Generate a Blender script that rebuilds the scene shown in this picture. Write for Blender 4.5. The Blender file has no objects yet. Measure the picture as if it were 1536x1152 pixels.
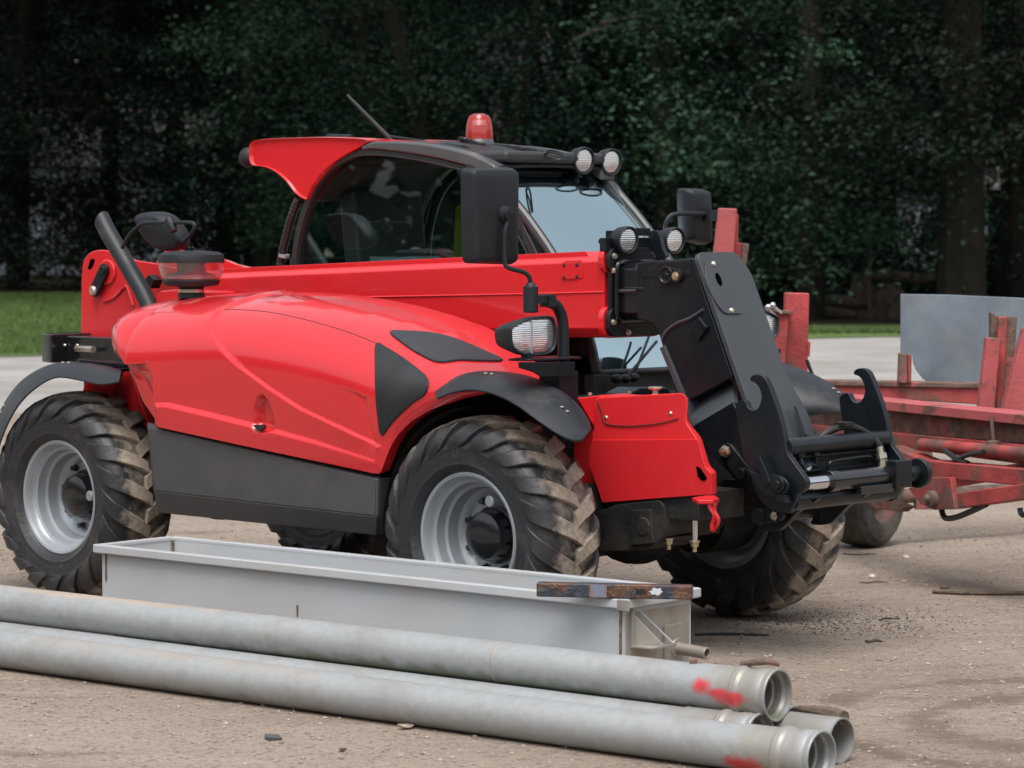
import bpy, bmesh, math, random
import numpy as np
from mathutils import Vector, Matrix
from mathutils.bvhtree import BVHTree
from math import sin, cos, pi, radians, sqrt, atan, atan2, exp
random.seed(7); rng = np.random.default_rng(11)
C = bpy.context.scene.collection
sc = bpy.context.scene

# ------------------------------------------------------------------ camera model (used to read real positions off the photo)
F, HY, H, YAW, X0, Y0 = 4375.0, 344.0, 1.484, 0.744, 0.438, 11.03
PITCH = atan((576 - HY) / F)
cy_, sy_ = cos(YAW), sin(YAW)
def ray(px, py):
    a = (px - 768) / F; b = (576 - py) / F
    return Vector((a, cos(PITCH) + b * sin(PITCH), -sin(PITCH) + b * cos(PITCH)))
def w2m(p): return Vector(((p[0]-X0)*cy_ - (p[1]-Y0)*sy_, (p[0]-X0)*sy_ + (p[1]-Y0)*cy_, p[2]))
def m2w(p): return Vector((X0 + p[0]*cy_ + p[1]*sy_, Y0 - p[0]*sy_ + p[1]*cy_, p[2]))
OM = w2m((0, 0, H))
def raym(px, py):
    d = ray(px, py); return Vector((d.x*cy_ - d.y*sy_, d.x*sy_ + d.y*cy_, d.z))
def V(px, py, ax, v):                       # photo point -> machine coordinates on the plane ax = v
    L = raym(px, py); i = 'xyz'.index(ax)
    return OM + L * ((v - OM[i]) / L[i])
def VP(px, py, P, N):
    L = raym(px, py); P = Vector(P); N = Vector(N)
    return OM + L * ((P - OM).dot(N) / L.dot(N))
def W(px, py, ax, v):                       # photo point -> world
    L = ray(px, py); i = 'xyz'.index(ax); O = Vector((0, 0, H))
    return O + L * ((v - O[i]) / L[i])

# ------------------------------------------------------------------ materials
def mat(name, base, rough=.5, metal=0., coat=0., var=.0, vscale=8., col2=None, fac=None, mscale=3., bump=0., bscale=40., spec=.5, cr=.08, rvar=0., thr=(.45,.6), detail=6.):
    m = bpy.data.materials.new(name); m.use_nodes = True
    nt = m.node_tree; N = nt.nodes; L = nt.links; b = N['Principled BSDF']
    b.inputs['Roughness'].default_value = rough; b.inputs['Metallic'].default_value = metal
    b.inputs['Specular IOR Level'].default_value = spec
    b.inputs['Coat Weight'].default_value = coat; b.inputs['Coat Roughness'].default_value = cr
    b.inputs['Base Color'].default_value = (*base, 1)
    tc = N.new('ShaderNodeTexCoord')
    last = None
    if var or col2 is not None:
        rgb = N.new('ShaderNodeRGB'); rgb.outputs[0].default_value = (*base, 1); last = rgb.outputs[0]
    if col2 is not None:
        n = N.new('ShaderNodeTexNoise'); n.inputs['Scale'].default_value = mscale; n.inputs['Detail'].default_value = detail
        n.inputs['Roughness'].default_value = .65
        L.new(tc.outputs['Object'], n.inputs['Vector'])
        r = N.new('ShaderNodeMapRange'); r.inputs[1].default_value = thr[0]; r.inputs[2].default_value = thr[1]
        L.new(n.outputs['Fac'], r.inputs[0])
        mx = N.new('ShaderNodeMix'); mx.data_type = 'RGBA'
        if fac is not None:
            ml = N.new('ShaderNodeMath'); ml.operation = 'MULTIPLY'; ml.inputs[1].default_value = fac
            L.new(r.outputs[0], ml.inputs[0]); L.new(ml.outputs[0], mx.inputs[0])
        else: L.new(r.outputs[0], mx.inputs[0])
        L.new(last, mx.inputs[6]); mx.inputs[7].default_value = (*col2, 1); last = mx.outputs[2]
    if var:
        n = N.new('ShaderNodeTexNoise'); n.inputs['Scale'].default_value = vscale; n.inputs['Detail'].default_value = 8
        L.new(tc.outputs['Object'], n.inputs['Vector'])
        r = N.new('ShaderNodeMapRange'); r.inputs[1].default_value = .3; r.inputs[2].default_value = .7
        r.inputs[3].default_value = 1 - var; r.inputs[4].default_value = 1 + var
        L.new(n.outputs['Fac'], r.inputs[0])
        mx = N.new('ShaderNodeVectorMath'); mx.operation = 'SCALE'
        L.new(last, mx.inputs[0]); L.new(r.outputs[0], mx.inputs['Scale']); last = mx.outputs[0]
    if last is not None: L.new(last, b.inputs['Base Color'])
    if rvar:
        n = N.new('ShaderNodeTexNoise'); n.inputs['Scale'].default_value = 5; n.inputs['Detail'].default_value = 9
        L.new(tc.outputs['Object'], n.inputs['Vector'])
        r = N.new('ShaderNodeMapRange'); r.inputs[1].default_value = .3; r.inputs[2].default_value = .7
        r.inputs[3].default_value = max(0, rough - rvar); r.inputs[4].default_value = rough + rvar
        L.new(n.outputs['Fac'], r.inputs[0]); L.new(r.outputs[0], b.inputs['Roughness'])
    if bump:
        n = N.new('ShaderNodeTexNoise'); n.inputs['Scale'].default_value = bscale; n.inputs['Detail'].default_value = 5
        L.new(tc.outputs['Object'], n.inputs['Vector'])
        bp = N.new('ShaderNodeBump'); bp.inputs['Strength'].default_value = bump; bp.inputs['Distance'].default_value = .01
        L.new(n.outputs['Fac'], bp.inputs['Height']); L.new(bp.outputs[0], b.inputs['Normal'])
    return m
M = {}
M['red'] = mat('red_paint', (.62,.018,.023), .34, spec=.25, coat=1., var=.03, vscale=3, cr=.10, rvar=.05, bump=.012, bscale=140)
M['red_textured'] = mat('red_cover_paint', (.60,.018,.023), .45, spec=.3, coat=.2, cr=.3, var=.04, bump=.10, bscale=260)
M['black_steel'] = mat('black_steel', (.004,.0075,.011), .36, spec=.3, coat=.18, cr=.25, var=.2, vscale=9, bump=.05, bscale=160, col2=(.014,.016,.018), fac=.5, mscale=5)
M['black_gloss'] = mat('black_gloss', (.008,.009,.011), .25, coat=.6, cr=.12, var=.2, bump=.06, bscale=60)
M['plate_grey'] = mat('satin_black_plate', (.038,.042,.048), .40, coat=.25, cr=.35, var=.1, bump=.03, bscale=220)
M['shoulder'] = mat('sky_lit_plate', (.06,.068,.076), .30, coat=1., cr=.25, var=.08)  # lighter, bluish copy of the plate colour stands in for reflected sky
M['plastic'] = mat('black_plastic', (.011,.014,.018), .50, spec=.4, var=.15, vscale=12, bump=.12, bscale=330)
M['fender'] = mat('mudguard_plastic', (.012,.015,.019), .50, var=.12, vscale=10, bump=.05, bscale=120, col2=(.09,.085,.08), fac=.5, mscale=6, thr=(.55,.75))
M['skirt'] = mat('grey_skirt', (.058,.056,.060), .48, var=.08, vscale=6, bump=.06, bscale=300, col2=(.085,.078,.07), fac=.6, mscale=2.5, thr=(.5,.7))
M['roofgrey'] = mat('roof_trim', (.075,.078,.084), .38, coat=.3, cr=.2, var=.1, bump=.03, bscale=200)
M['frame'] = mat('cab_frame', (.022,.022,.024), .45, coat=.2, var=.1)
M['rubber'] = mat('rubber_seal', (.012,.012,.013), .6)
M['silver'] = mat('rim_silver', (.38,.41,.44), .40, metal=.45, var=.07, vscale=14, col2=(.30,.27,.24), fac=.45, mscale=7, thr=(.5,.75), bump=.03)
M['zinc'] = mat('zinc_bolt', (.62,.58,.48), .32, metal=.85, var=.1)
M['brass'] = mat('brass_bolt', (.60,.48,.32), .35, metal=.8)
M['chrome'] = mat('chrome_rod', (.72,.74,.77), .14, metal=1.)
M['underside'] = mat('dirty_underframe', (.009,.009,.010), .6, var=.3, col2=(.05,.042,.035), fac=.45, mscale=7, bump=.3, bscale=50)
M['liner'] = mat('wheel_arch_liner', (.007,.007,.008), .55, col2=(.06,.055,.05), fac=.5, mscale=30, thr=(.55,.7), bump=.4, bscale=40)
M['hose'] = mat('hose', (.012,.012,.012), .4)
M['interior'] = mat('interior_plastic', (.03,.032,.034), .6)
M['pole'] = mat('grey_pole', (.25,.27,.30), .5)
M['headliner'] = mat('grey_headliner', (.10,.105,.11), .9)
M['void'] = mat('hole_shade', (.002,.002,.002), 1., spec=0.)  # flat black stands in for the shade inside the holes
M['paper'] = mat('white_paper', (.6,.65,.68), .6)
M['hivis'] = mat('yellow_cloth', (.35,.38,.05), .8)
M['amber'] = mat('beacon_inner', (.8,.35,.2), .3)
M['orange_mark'] = mat('red_mark', (.7,.06,.03), .5)
M['meshgrille'] = mat('grille_mesh', (.010,.012,.015), .5)
M['topgrille'] = mat('grille_top', (.028,.031,.036), .5, bump=.2, bscale=500)
def wave_bump(m, scale, axis='X', dist=.004, strength=.8):
    nt = m.node_tree; N = nt.nodes; L = nt.links
    tc = N.new('ShaderNodeTexCoord'); w = N.new('ShaderNodeTexWave'); w.bands_direction = axis
    w.inputs['Scale'].default_value = scale
    L.new(tc.outputs['Object'], w.inputs['Vector'])
    bp = N.new('ShaderNodeBump'); bp.inputs['Strength'].default_value = strength; bp.inputs['Distance'].default_value = dist
    L.new(w.outputs['Fac'], bp.inputs['Height']); L.new(bp.outputs[0], N['Principled BSDF'].inputs['Normal'])
wave_bump(M['meshgrille'], 45, 'X', .004, .8)
def glassmat(name, tint, refl, rough=.02, tcol=(1,1,1), grow=.55, gcol=(.9,.97,1)):
    m = bpy.data.materials.new(name); m.use_nodes = True; nt = m.node_tree; N = nt.nodes; L = nt.links
    N.remove(N['Principled BSDF']); out = N['Material Output']
    t = N.new('ShaderNodeBsdfTransparent'); t.inputs[0].default_value = (*[tint*c for c in tcol], 1)
    g = N.new('ShaderNodeBsdfGlossy'); g.inputs['Roughness'].default_value = rough; g.inputs[0].default_value = (*gcol,1)
    fr = N.new('ShaderNodeLayerWeight'); fr.inputs['Blend'].default_value = .35
    r = N.new('ShaderNodeMapRange'); r.inputs[3].default_value = refl; r.inputs[4].default_value = min(1, refl + grow)
    L.new(fr.outputs['Facing'], r.inputs[0])
    r.inputs[1].default_value = .2
    mx = N.new('ShaderNodeMixShader'); L.new(r.outputs[0], mx.inputs[0]); L.new(t.outputs[0], mx.inputs[1]); L.new(g.outputs[0], mx.inputs[2])
    L.new(mx.outputs[0], out.inputs[0]); return m
M['windscreen'] = glassmat('windscreen_glass', .55, .66, .03, (.85,1,1), .25, (.74,.95,1))
M['window'] = glassmat('window_glass', .97, .12, .01, (.88,1,.97))
M['bowl'] = glassmat('clear_bowl', .86, .16, .25, (1,.85,.85))
M['redlens'] = mat('beacon_lens', (.62,.045,.035), .12, coat=1.); M['redlens'].node_tree.nodes['Principled BSDF'].inputs['Alpha'].default_value = .55
def lensmat(name):
    m = bpy.data.materials.new(name); m.use_nodes = True; N = m.node_tree.nodes; L = m.node_tree.links; b = N['Principled BSDF']
    b.inputs['Base Color'].default_value = (.84,.86,.88,1); b.inputs['Metallic'].default_value = .8; b.inputs['Roughness'].default_value = .14
    b.inputs['Coat Weight'].default_value = 1; b.inputs['Coat Roughness'].default_value = .03
    tc = N.new('ShaderNodeTexCoord'); w = N.new('ShaderNodeTexWave'); w.bands_direction = 'Z'; w.inputs['Scale'].default_value = 42; w.inputs['Distortion'].default_value = 2.5
    L.new(tc.outputs['Object'], w.inputs['Vector'])
    n = N.new('ShaderNodeTexVoronoi'); n.inputs['Scale'].default_value = 22; L.new(tc.outputs['Object'], n.inputs['Vector'])
    a = N.new('ShaderNodeMath'); a.operation = 'ADD'; L.new(w.outputs['Fac'], a.inputs[0]); L.new(n.outputs['Distance'], a.inputs[1])
    bp = N.new('ShaderNodeBump'); bp.inputs['Strength'].default_value = .3; bp.inputs['Distance'].default_value = .004
    L.new(a.outputs[0], bp.inputs['Height']); L.new(bp.outputs[0], b.inputs['Normal'])
    return m
M['lens'] = lensmat('lamp_lens')

def tyremat():
    m = bpy.data.materials.new('tyre_rubber'); m.use_nodes = True; N = m.node_tree.nodes; L = m.node_tree.links; b = N['Principled BSDF']
    tc = N.new('ShaderNodeTexCoord'); sp = N.new('ShaderNodeSeparateXYZ'); L.new(tc.outputs['Object'], sp.inputs[0])
    cb = N.new('ShaderNodeCombineXYZ'); L.new(sp.outputs[0], cb.inputs[0]); L.new(sp.outputs[2], cb.inputs[1])
    ln = N.new('ShaderNodeVectorMath'); ln.operation = 'LENGTH'; L.new(cb.outputs[0], ln.inputs[0])
    ab = N.new('ShaderNodeMath'); ab.operation = 'ABSOLUTE'; L.new(sp.outputs[1], ab.inputs[0])
    # dust: on top of the lugs and towards the middle of the tread
    r = N.new('ShaderNodeMapRange'); r.inputs[1].default_value = .396; r.inputs[2].default_value = .428; L.new(ln.outputs['Value'], r.inputs[0])
    y = N.new('ShaderNodeMapRange'); y.inputs[1].default_value = .165; y.inputs[2].default_value = .075; L.new(ab.outputs[0], y.inputs[0])
    mu = N.new('ShaderNodeMath'); mu.operation = 'MULTIPLY'; L.new(r.outputs[0], mu.inputs[0]); L.new(y.outputs[0], mu.inputs[1])
    n = N.new('ShaderNodeTexNoise'); n.inputs['Scale'].default_value = 13; n.inputs['Detail'].default_value = 9; n.inputs['Roughness'].default_value = .7
    L.new(tc.outputs['Object'], n.inputs['Vector'])
    ad = N.new('ShaderNodeMath'); ad.operation = 'MULTIPLY_ADD'; L.new(n.outputs['Fac'], ad.inputs[0]); ad.inputs[1].default_value = 3.4; ad.inputs[2].default_value = -2.05
    ad2 = N.new('ShaderNodeMath'); ad2.operation = 'MULTIPLY_ADD'; ad2.use_clamp = True; L.new(mu.outputs[0], ad2.inputs[0]); ad2.inputs[1].default_value = 1.45; L.new(ad.outputs[0], ad2.inputs[2])
    # scuffs on the sidewall
    n2 = N.new('ShaderNodeTexNoise'); n2.inputs['Scale'].default_value = 5; n2.inputs['Detail'].default_value = 10; n2.inputs['Distortion'].default_value = 1.2
    L.new(tc.outputs['Object'], n2.inputs['Vector'])
    r2 = N.new('ShaderNodeMapRange'); r2.inputs[1].default_value = .48; r2.inputs[2].default_value = .72; r2.inputs[4].default_value = .55; L.new(n2.outputs['Fac'], r2.inputs[0])
    m1 = N.new('ShaderNodeMix'); m1.data_type = 'RGBA'; L.new(r2.outputs[0], m1.inputs[0]); m1.inputs[6].default_value = (.020,.021,.024,1); m1.inputs[7].default_value = (.075,.066,.056,1)
    n3 = N.new('ShaderNodeTexNoise'); n3.inputs['Scale'].default_value = 60; n3.inputs['Detail'].default_value = 6; L.new(tc.outputs['Object'], n3.inputs['Vector'])
    md = N.new('ShaderNodeMix'); md.data_type = 'RGBA'; L.new(n3.outputs['Fac'], md.inputs[0]); md.inputs[6].default_value = (.16,.125,.095,1); md.inputs[7].default_value = (.50,.42,.335,1)
    m2 = N.new('ShaderNodeMix'); m2.data_type = 'RGBA'; L.new(ad2.outputs[0], m2.inputs[0]); L.new(m1.outputs[2], m2.inputs[6]); L.new(md.outputs[2], m2.inputs[7])
    L.new(m2.outputs[2], b.inputs['Base Color'])
    rr = N.new('ShaderNodeMapRange'); rr.inputs[3].default_value = .46; rr.inputs[4].default_value = .9; L.new(ad2.outputs[0], rr.inputs[0]); L.new(rr.outputs[0], b.inputs['Roughness'])
    bp = N.new('ShaderNodeBump'); bp.inputs['Strength'].default_value = .35; bp.inputs['Distance'].default_value = .006
    L.new(n3.outputs['Fac'], bp.inputs['Height']); L.new(bp.outputs[0], b.inputs['Normal'])
    return m
M['tyre'] = tyremat()
M['farm_red'] = mat('weathered_red', (.36,.050,.050), .6, var=.3, vscale=9, col2=(.11,.07,.055), mscale=3.2, fac=.9, thr=(.47,.60), bump=.3, bscale=60, detail=12)
M['farm_pink'] = mat('faded_red', (.40,.085,.09), .6, var=.15, vscale=5, col2=(.09,.06,.045), mscale=4.0, fac=.9, thr=(.56,.62), bump=.25, bscale=60, detail=12)
M['farm_rust'] = mat('rusty_brown', (.13,.085,.065), .8, var=.4, vscale=20, col2=(.28,.085,.075), mscale=6, bump=.5, bscale=90, thr=(.52,.62))
M['sheet'] = mat('galvanised_sheet', (.165,.205,.245), .5, metal=.2, var=.2, vscale=7, col2=(.22,.23,.23), fac=.6, mscale=9, thr=(.48,.68), bump=.05)
M['stainless'] = mat('stainless_trough', (.52,.545,.565), .42, metal=.25, var=.05, vscale=4, col2=(.47,.43,.38), fac=.6, mscale=2.0, thr=(.48,.70), detail=10, bump=.04, bscale=12, rvar=.06)
M['weld'] = mat('burnt_weld', (.17,.13,.10), .5, metal=.4, var=.4, vscale=40)
M['streel'] = mat('stained_steel', (.40,.37,.33), .42, metal=.5, var=.12, vscale=9, col2=(.24,.19,.15), fac=.7, mscale=5, thr=(.45,.7))
M['rusty_tube'] = mat('rusty_tube', (.045,.055,.07), .45, metal=.2, var=.4, vscale=30, col2=(.115,.058,.038), mscale=14, thr=(.47,.56), bump=.7, bscale=70, detail=10)

# ------------------------------------------------------------------ mesh helpers
class MB:
    def __init__(s): s.bm = bmesh.new()
    def idx(s): s.bm.verts.index_update(); return s
    def poly(s, pts): return s.bm.faces.new([s.bm.verts.new(p) for p in pts])
    def hull(s, pa, pb):                    # prism between two equal outlines
        n = len(pa); A = [s.bm.verts.new(p) for p in pa]; B = [s.bm.verts.new(p) for p in pb]
        s.bm.faces.new(A); s.bm.faces.new(B[::-1])
        for i in range(n):
            j = (i+1) % n; s.bm.faces.new((A[j], A[i], B[i], B[j]))
        return s
    def prism(s, pts, off): off = Vector(off); return s.hull([Vector(p) for p in pts], [Vector(p)+off for p in pts])
    def ring(s, outer, inner, off):         # closed or open band between two outlines with thickness
        off = Vector(off); n = len(outer)
        O = [s.bm.verts.new(p) for p in outer]; I = [s.bm.verts.new(p) for p in inner]
        O2 = [s.bm.verts.new(Vector(p)+off) for p in outer]; I2 = [s.bm.verts.new(Vector(p)+off) for p in inner]
        for i in range(n-1):
            j = i+1
            s.bm.faces.new((O[i],O[j],I[j],I[i])); s.bm.faces.new((O2[j],O2[i],I2[i],I2[j]))
            s.bm.faces.new((O[j],O[i],O2[i],O2[j])); s.bm.faces.new((I[i],I[j],I2[j],I2[i]))
        s.bm.faces.new((O[0],I[0],I2[0],O2[0])); s.bm.faces.new((I[-1],O[-1],O2[-1],I2[-1]))
        return s
    def box(s, c, d, rot=None):
        c = Vector(c); hx, hy, hz = d[0]/2, d[1]/2, d[2]/2
        q = [Vector((x,y,z)) for x in (-hx,hx) for y in (-hy,hy) for z in (-hz,hz)]
        if rot is not None: q = [rot @ v for v in q]
        v = [s.bm.verts.new(c+p) for p in q]
        for f in ((0,1,3,2),(4,6,7,5),(0,4,5,1),(2,3,7,6),(0,2,6,4),(1,5,7,3)): s.bm.faces.new([v[i] for i in f])
        return s
    def grid(s, rows, closed=False, cap=False):
        R = [[s.bm.verts.new(p) for p in r] for r in rows]
        for i in range(len(R)-1):
            n = len(R[i])
            for j in range(n if closed else n-1):
                k = (j+1) % n
                s.bm.faces.new((R[i][j], R[i][k], R[i+1][k], R[i+1][j]))
        if cap and closed:
            s.bm.faces.new(R[0][::-1]); s.bm.faces.new(R[-1])
        return R
    def tube(s, path, r, n=12, cap=True):
        P = [Vector(p) for p in path]; m = len(P)
        rad = r if hasattr(r, '__len__') else [r]*m
        rows = []; up = None
        for i in range(m):
            t = (P[min(i+1,m-1)] - P[max(i-1,0)]).normalized()
            if up is None:
                up = Vector((0,0,1)) if abs(t.z) < .9 else Vector((1,0,0))
            a = t.cross(up).normalized(); b = a.cross(t).normalized(); up = b
            rows.append([P[i] + (a*cos(2*pi*k/n) + b*sin(2*pi*k/n))*rad[i] for k in range(n)])
        s.grid(rows, True, cap); return s
    def cyl(s, a, b, r, n=24, r2=None): return s.tube([a, b], [r, r if r2 is None else r2], n)
    def lathe(s, c, axis, prof, n=32, cap=True):     # prof: (distance along axis, radius)
        c = Vector(c); ax = Vector(axis).normalized()
        a = ax.orthogonal().normalized(); b = ax.cross(a)
        rows = [[c + ax*d + (a*cos(2*pi*k/n) + b*sin(2*pi*k/n))*max(r,1e-4) for k in range(n)] for d, r in prof]
        s.grid(rows, True, cap); return s
    def ball(s, c, r, sc_=(1,1,1), n=16):
        c = Vector(c); rows = []
        for i in range(n//2+1):
            t = pi*i/(n//2); q = max(sin(t), .01)
            rows.append([c + Vector((r*sc_[0]*q*cos(2*pi*k/n), r*sc_[1]*q*sin(2*pi*k/n), r*sc_[2]*cos(t))) for k in range(n)])
        s.grid(rows, True, True); return s
    def hexbolt(s, c, axis, r, h):
        s.lathe(c, axis, [(-.004,r*1.35),(.003,r*1.35),(.0031,r),(h,r)], 6); return s
    def build(s, name, m, parent=None, bev=0., smooth=True, ang=32, seg=2, loc=None, split=False):
        bm = s.bm
        if name in ('bolt',) or split:
            bm.verts.index_update(); bm.verts.ensure_lookup_table(); seen = set(); isl = []
            for v in bm.verts:
                if v.index in seen: continue
                st = [v]; seen.add(v.index); cur = []
                while st:
                    q = st.pop(); cur.append(q)
                    for e in q.link_edges:
                        o = e.other_vert(q)
                        if o.index not in seen: seen.add(o.index); st.append(o)
                isl.append(cur)
            if len(isl) > 1:
                obs = []
                for cur in isl:
                    m2 = MB(); mp = {v.index: m2.bm.verts.new(v.co) for v in cur}; ids = set(mp)
                    for f in {f for v in cur for f in v.link_faces}: m2.bm.faces.new([mp[v.index] for v in f.verts])
                    obs.append(MB._one(m2, name, m, parent, bev, smooth, ang, seg, loc))
                bm.free(); return obs[0]
        return s._one(name, m, parent, bev, smooth, ang, seg, loc)
    def _one(s, name, m, parent=None, bev=0., smooth=True, ang=32, seg=2, loc=None):
        bm = s.bm
        bmesh.ops.recalc_face_normals(bm, faces=bm.faces[:])
        me = bpy.data.meshes.new(name)
        if smooth:
            for f in bm.faces: f.smooth = True
            lim = radians(ang)
            for e in bm.edges:
                e.smooth = not (len(e.link_faces) != 2 or e.calc_face_angle(0) > lim)
        bm.to_mesh(me); bm.free()
        o = bpy.data.objects.new(name, me); C.objects.link(o)
        me.materials.append(M[m] if isinstance(m, str) else m)
        if parent is not None: o.parent = parent
        if loc is not None: o.location = loc
        if bev:
            b = o.modifiers.new('bevel', 'BEVEL'); b.width = bev; b.segments = seg; b.limit_method = 'ANGLE'; b.angle_limit = radians(35); b.harden_normals = True
        return o
def smoothpoly(pts, closed=True, k=4):               # Catmull-Rom resampling of an outline
    P = [Vector(p) for p in pts]; n = len(P); out = []
    rngi = range(n) if closed else range(n-1)
    for i in rngi:
        p0 = P[(i-1) % n] if closed or i > 0 else P[i]; p1 = P[i]; p2 = P[(i+1) % n]; p3 = P[(i+2) % n] if closed or i+2 < n else P[(i+1) % n]
        for j in range(k):
            t = j/k; out.append(.5*((2*p1) + (p2-p0)*t + (2*p0-5*p1+4*p2-p3)*t*t + (3*p1-3*p2+p3-p0)*t**3))
    if not closed: out.append(P[-1])
    return out
def corner(pts, r, k=4):                             # 3-D polygon with rounded corners (r: one radius or one per corner)
    P = [Vector(p) for p in pts]; n = len(P); out = []
    for i in range(n):
        a, b, c = P[i-1], P[i], P[(i+1) % n]; rr = r[i] if hasattr(r, '__len__') else r
        if rr <= 0: out.append(b); continue
        d1 = min(rr, (a-b).length*.45); d2 = min(rr, (c-b).length*.45)
        s_ = b + (a-b).normalized()*d1; e = b + (c-b).normalized()*d2
        for j in range(k+1):
            t = j/k; out.append(s_*(1-t)**2 + b*2*t*(1-t) + e*t*t)
    return out
def interp(x, pts):
    xs = [p[0] for p in pts]; ys = [p[1] for p in pts]
    return float(np.interp(x, xs, ys))
def empty(name, loc=(0,0,0), rz=0., parent=None):
    o = bpy.data.objects.new(name, None); C.objects.link(o); o.location = loc; o.rotation_euler = (0,0,rz)
    o.empty_display_size = .2
    if parent is not None: o.parent = parent
    return o
def tag(o, label, cat, group=None, kind=None):
    o['label'] = label; o['category'] = cat
    if group: o['group'] = group
    if kind: o['kind'] = kind
    return o
def copy_tree(o, parent=None, loc=None, label=None):
    c = o.copy(); C.objects.link(c)
    if parent is not None: c.parent = parent
    if loc is not None: c.location = loc
    if label: c['label'] = label
    for ch in o.children: copy_tree(ch, c)
    return c
def Vs(pts, ax, v): return [V(a, b, ax, v) for a, b in pts]

# ================================================================== TELEHANDLER
TH = empty('telehandler', (X0, Y0, 0), -YAW)
tag(TH, 'bright red telescopic handler with black boom head and muddy tyres', 'telehandler')
ZC = .380; G = -.055; K = 1.037

# ---------------- wheels
def make_wheel():
    w = empty('wheel', parent=TH)
    half = [(0,.414),(.04,.413),(.078,.409),(.108,.401),(.131,.386),(.147,.364),(.155,.334),(.155,.300),(.147,.266),(.130,.242),(.110,.229)]
    prof = [(-y, r) for y, r in half[::-1]] + half[1:]
    # rounded ribs on the sidewall
    mb = MB(); n = 120
    rows = []
    fine = []
    for i in range(len(prof)-1):
        for j in range(3):
            t = j/3; fine.append((prof[i][0]*(1-t)+prof[i+1][0]*t, prof[i][1]*(1-t)+prof[i+1][1]*t))
    fine.append(prof[-1])
    for y, r in fine:
        ay = abs(y)
        if .252 < r < .272 and ay > .12: r2 = r; y2 = y*1.02
        elif .318 < r < .326 and ay > .12: r2 = r; y2 = y*1.02
        else: r2 = r; y2 = y
        rows.append([Vector((r2*cos(2*pi*k/n), y2, r2*sin(2*pi*k/n))) for k in range(n)])
    mb.grid(rows, True)
    hp = [(-.012,.414),(.02,.414),(.05,.412),(.08,.408),(.106,.401),(.128,.388),(.143,.370),(.151,.350),(.1555,.332),(.156,.318)]
    NL = 20; m = len(hp)
    for sgn in (1,-1):
        for k in range(NL):
            ph0 = 2*pi*(k + (0.5 if sgn < 0 else 0))/NL
            rows = []
            for i,(y,r) in enumerate(hp):
                t = i/(m-1)
                lead = .40*(1-(t**.8)) + .05*sin(pi*t)
                if t > .7: lead -= .05*((t-.7)/.3)**1.5
                hw = .0255 + .011*min(1, t*1.4)
                if i >= m-2: hw *= .88 if i == m-2 else .5
                h = (.021 if i < 5 else .021-.0022*(i-4)) if i < m-2 else (.009 if i == m-2 else .002)
                # outward direction of the carcass here
                a = hp[max(i-1,0)]; b = hp[min(i+1,m-1)]
                ty, tr = b[0]-a[0], b[1]-a[1]; q = sqrt(ty*ty+tr*tr); ny, nr = -tr/q, ty/q
                pts = []
                for (dh, ww) in ((-.006,1.14),(h*.86,1.0),(h,.90),(h,-.90),(h*.86,-1.0),(-.006,-1.14)):
                    rr = r + nr*dh; yy = (y + ny*dh)*sgn
                    ang = ph0 - lead + ww*hw/r
                    pts.append(Vector((rr*cos(ang), yy, rr*sin(ang))))
                rows.append(pts)
            R = mb.grid(rows)
            mb.bm.faces.new(R[0][::-1]); mb.bm.faces.new(R[-1])
    # direction: the point of each V leads when rolling forward (+x): forward roll turns the top towards +x
    mb.build('tyre', 'tyre', w, ang=26)
    r_ = MB(); o = -1                                    # outer side is -y
    pr = [(.106,.214),(.116,.236),(.124,.2365),(.127,.231),(.124,.222),(.108,.2155),(.096,.2135),(.086,.207),(.080,.196),(.052,.193),(.044,.190),(.038,.179),(.004,.1755),(-.006,.170),(-.014,.155),(-.030,.140),(-.034,.085)]
    r_.lathe((0,0,0), (0,-1,0), pr, 72, False)
    r_.lathe((0,0,0), (0,-1,0), [(-.034,.085),(-.044,.085),(-.044,.165),(-.10,.196),(-.118,.214),(-.126,.236),(-.121,.238),(-.104,.222)], 72, False)
    r_.build('rim', 'silver', w, ang=25)
    h_ = MB(); h_.lathe((0,0,0), (0,-1,0), [(-.033,.108),(-.018,.106),(-.016,.094),(.030,.090),(.044,.084),(.052,.066),(.055,.03),(.0555,.001)], 48, False)
    for k in range(8):
        a = 2*pi*k/8; h_.hexbolt((.130*cos(a), .022, .130*sin(a)), (0,-1,0), .011, .022)
    h_.lathe((0,0,0), (0,1,0), [(.034,.13),(.05,.13),(.08,.10),(.14,.085)], 32, False)
    h_.build('hub_cap', 'black_gloss', w)
    return w
wheel0 = make_wheel()
XWF, XWR = V(701,803,'y',-.86).x, V(88,745,'y',-.86).x
print('WHEELS', XWF, XWR, V(701,803,'y',-.86).z, V(88,745,'y',-.86).z)
for n_, (x, y) in enumerate(((XWF,-.735),(XWR,-.735),(XWF,.735),(XWR,.735))):
    w = wheel0 if n_ == 0 else copy_tree(wheel0)
    if n_: w.parent = TH
    w.location = (x, y, ZC); w.scale = (1, 1 if y < 0 else -1, 1)
    w.rotation_euler = (0, [.35, 1.0, .1, .7][n_], 0)
for xw, a in ((XWF, radians(62)), (XWR, radians(5))):     # silver valve cylinders inside the near rims
    v = MB(); c0 = Vector((xw + .15*cos(a), -.735, ZC + .15*sin(a)))
    v.lathe(c0, (0,-1,0), [(-.03,.022),(.085,.021),(.088,.017),(.089,.001)], 20)
    v.build('valve_guard', 'silver', TH)

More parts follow.
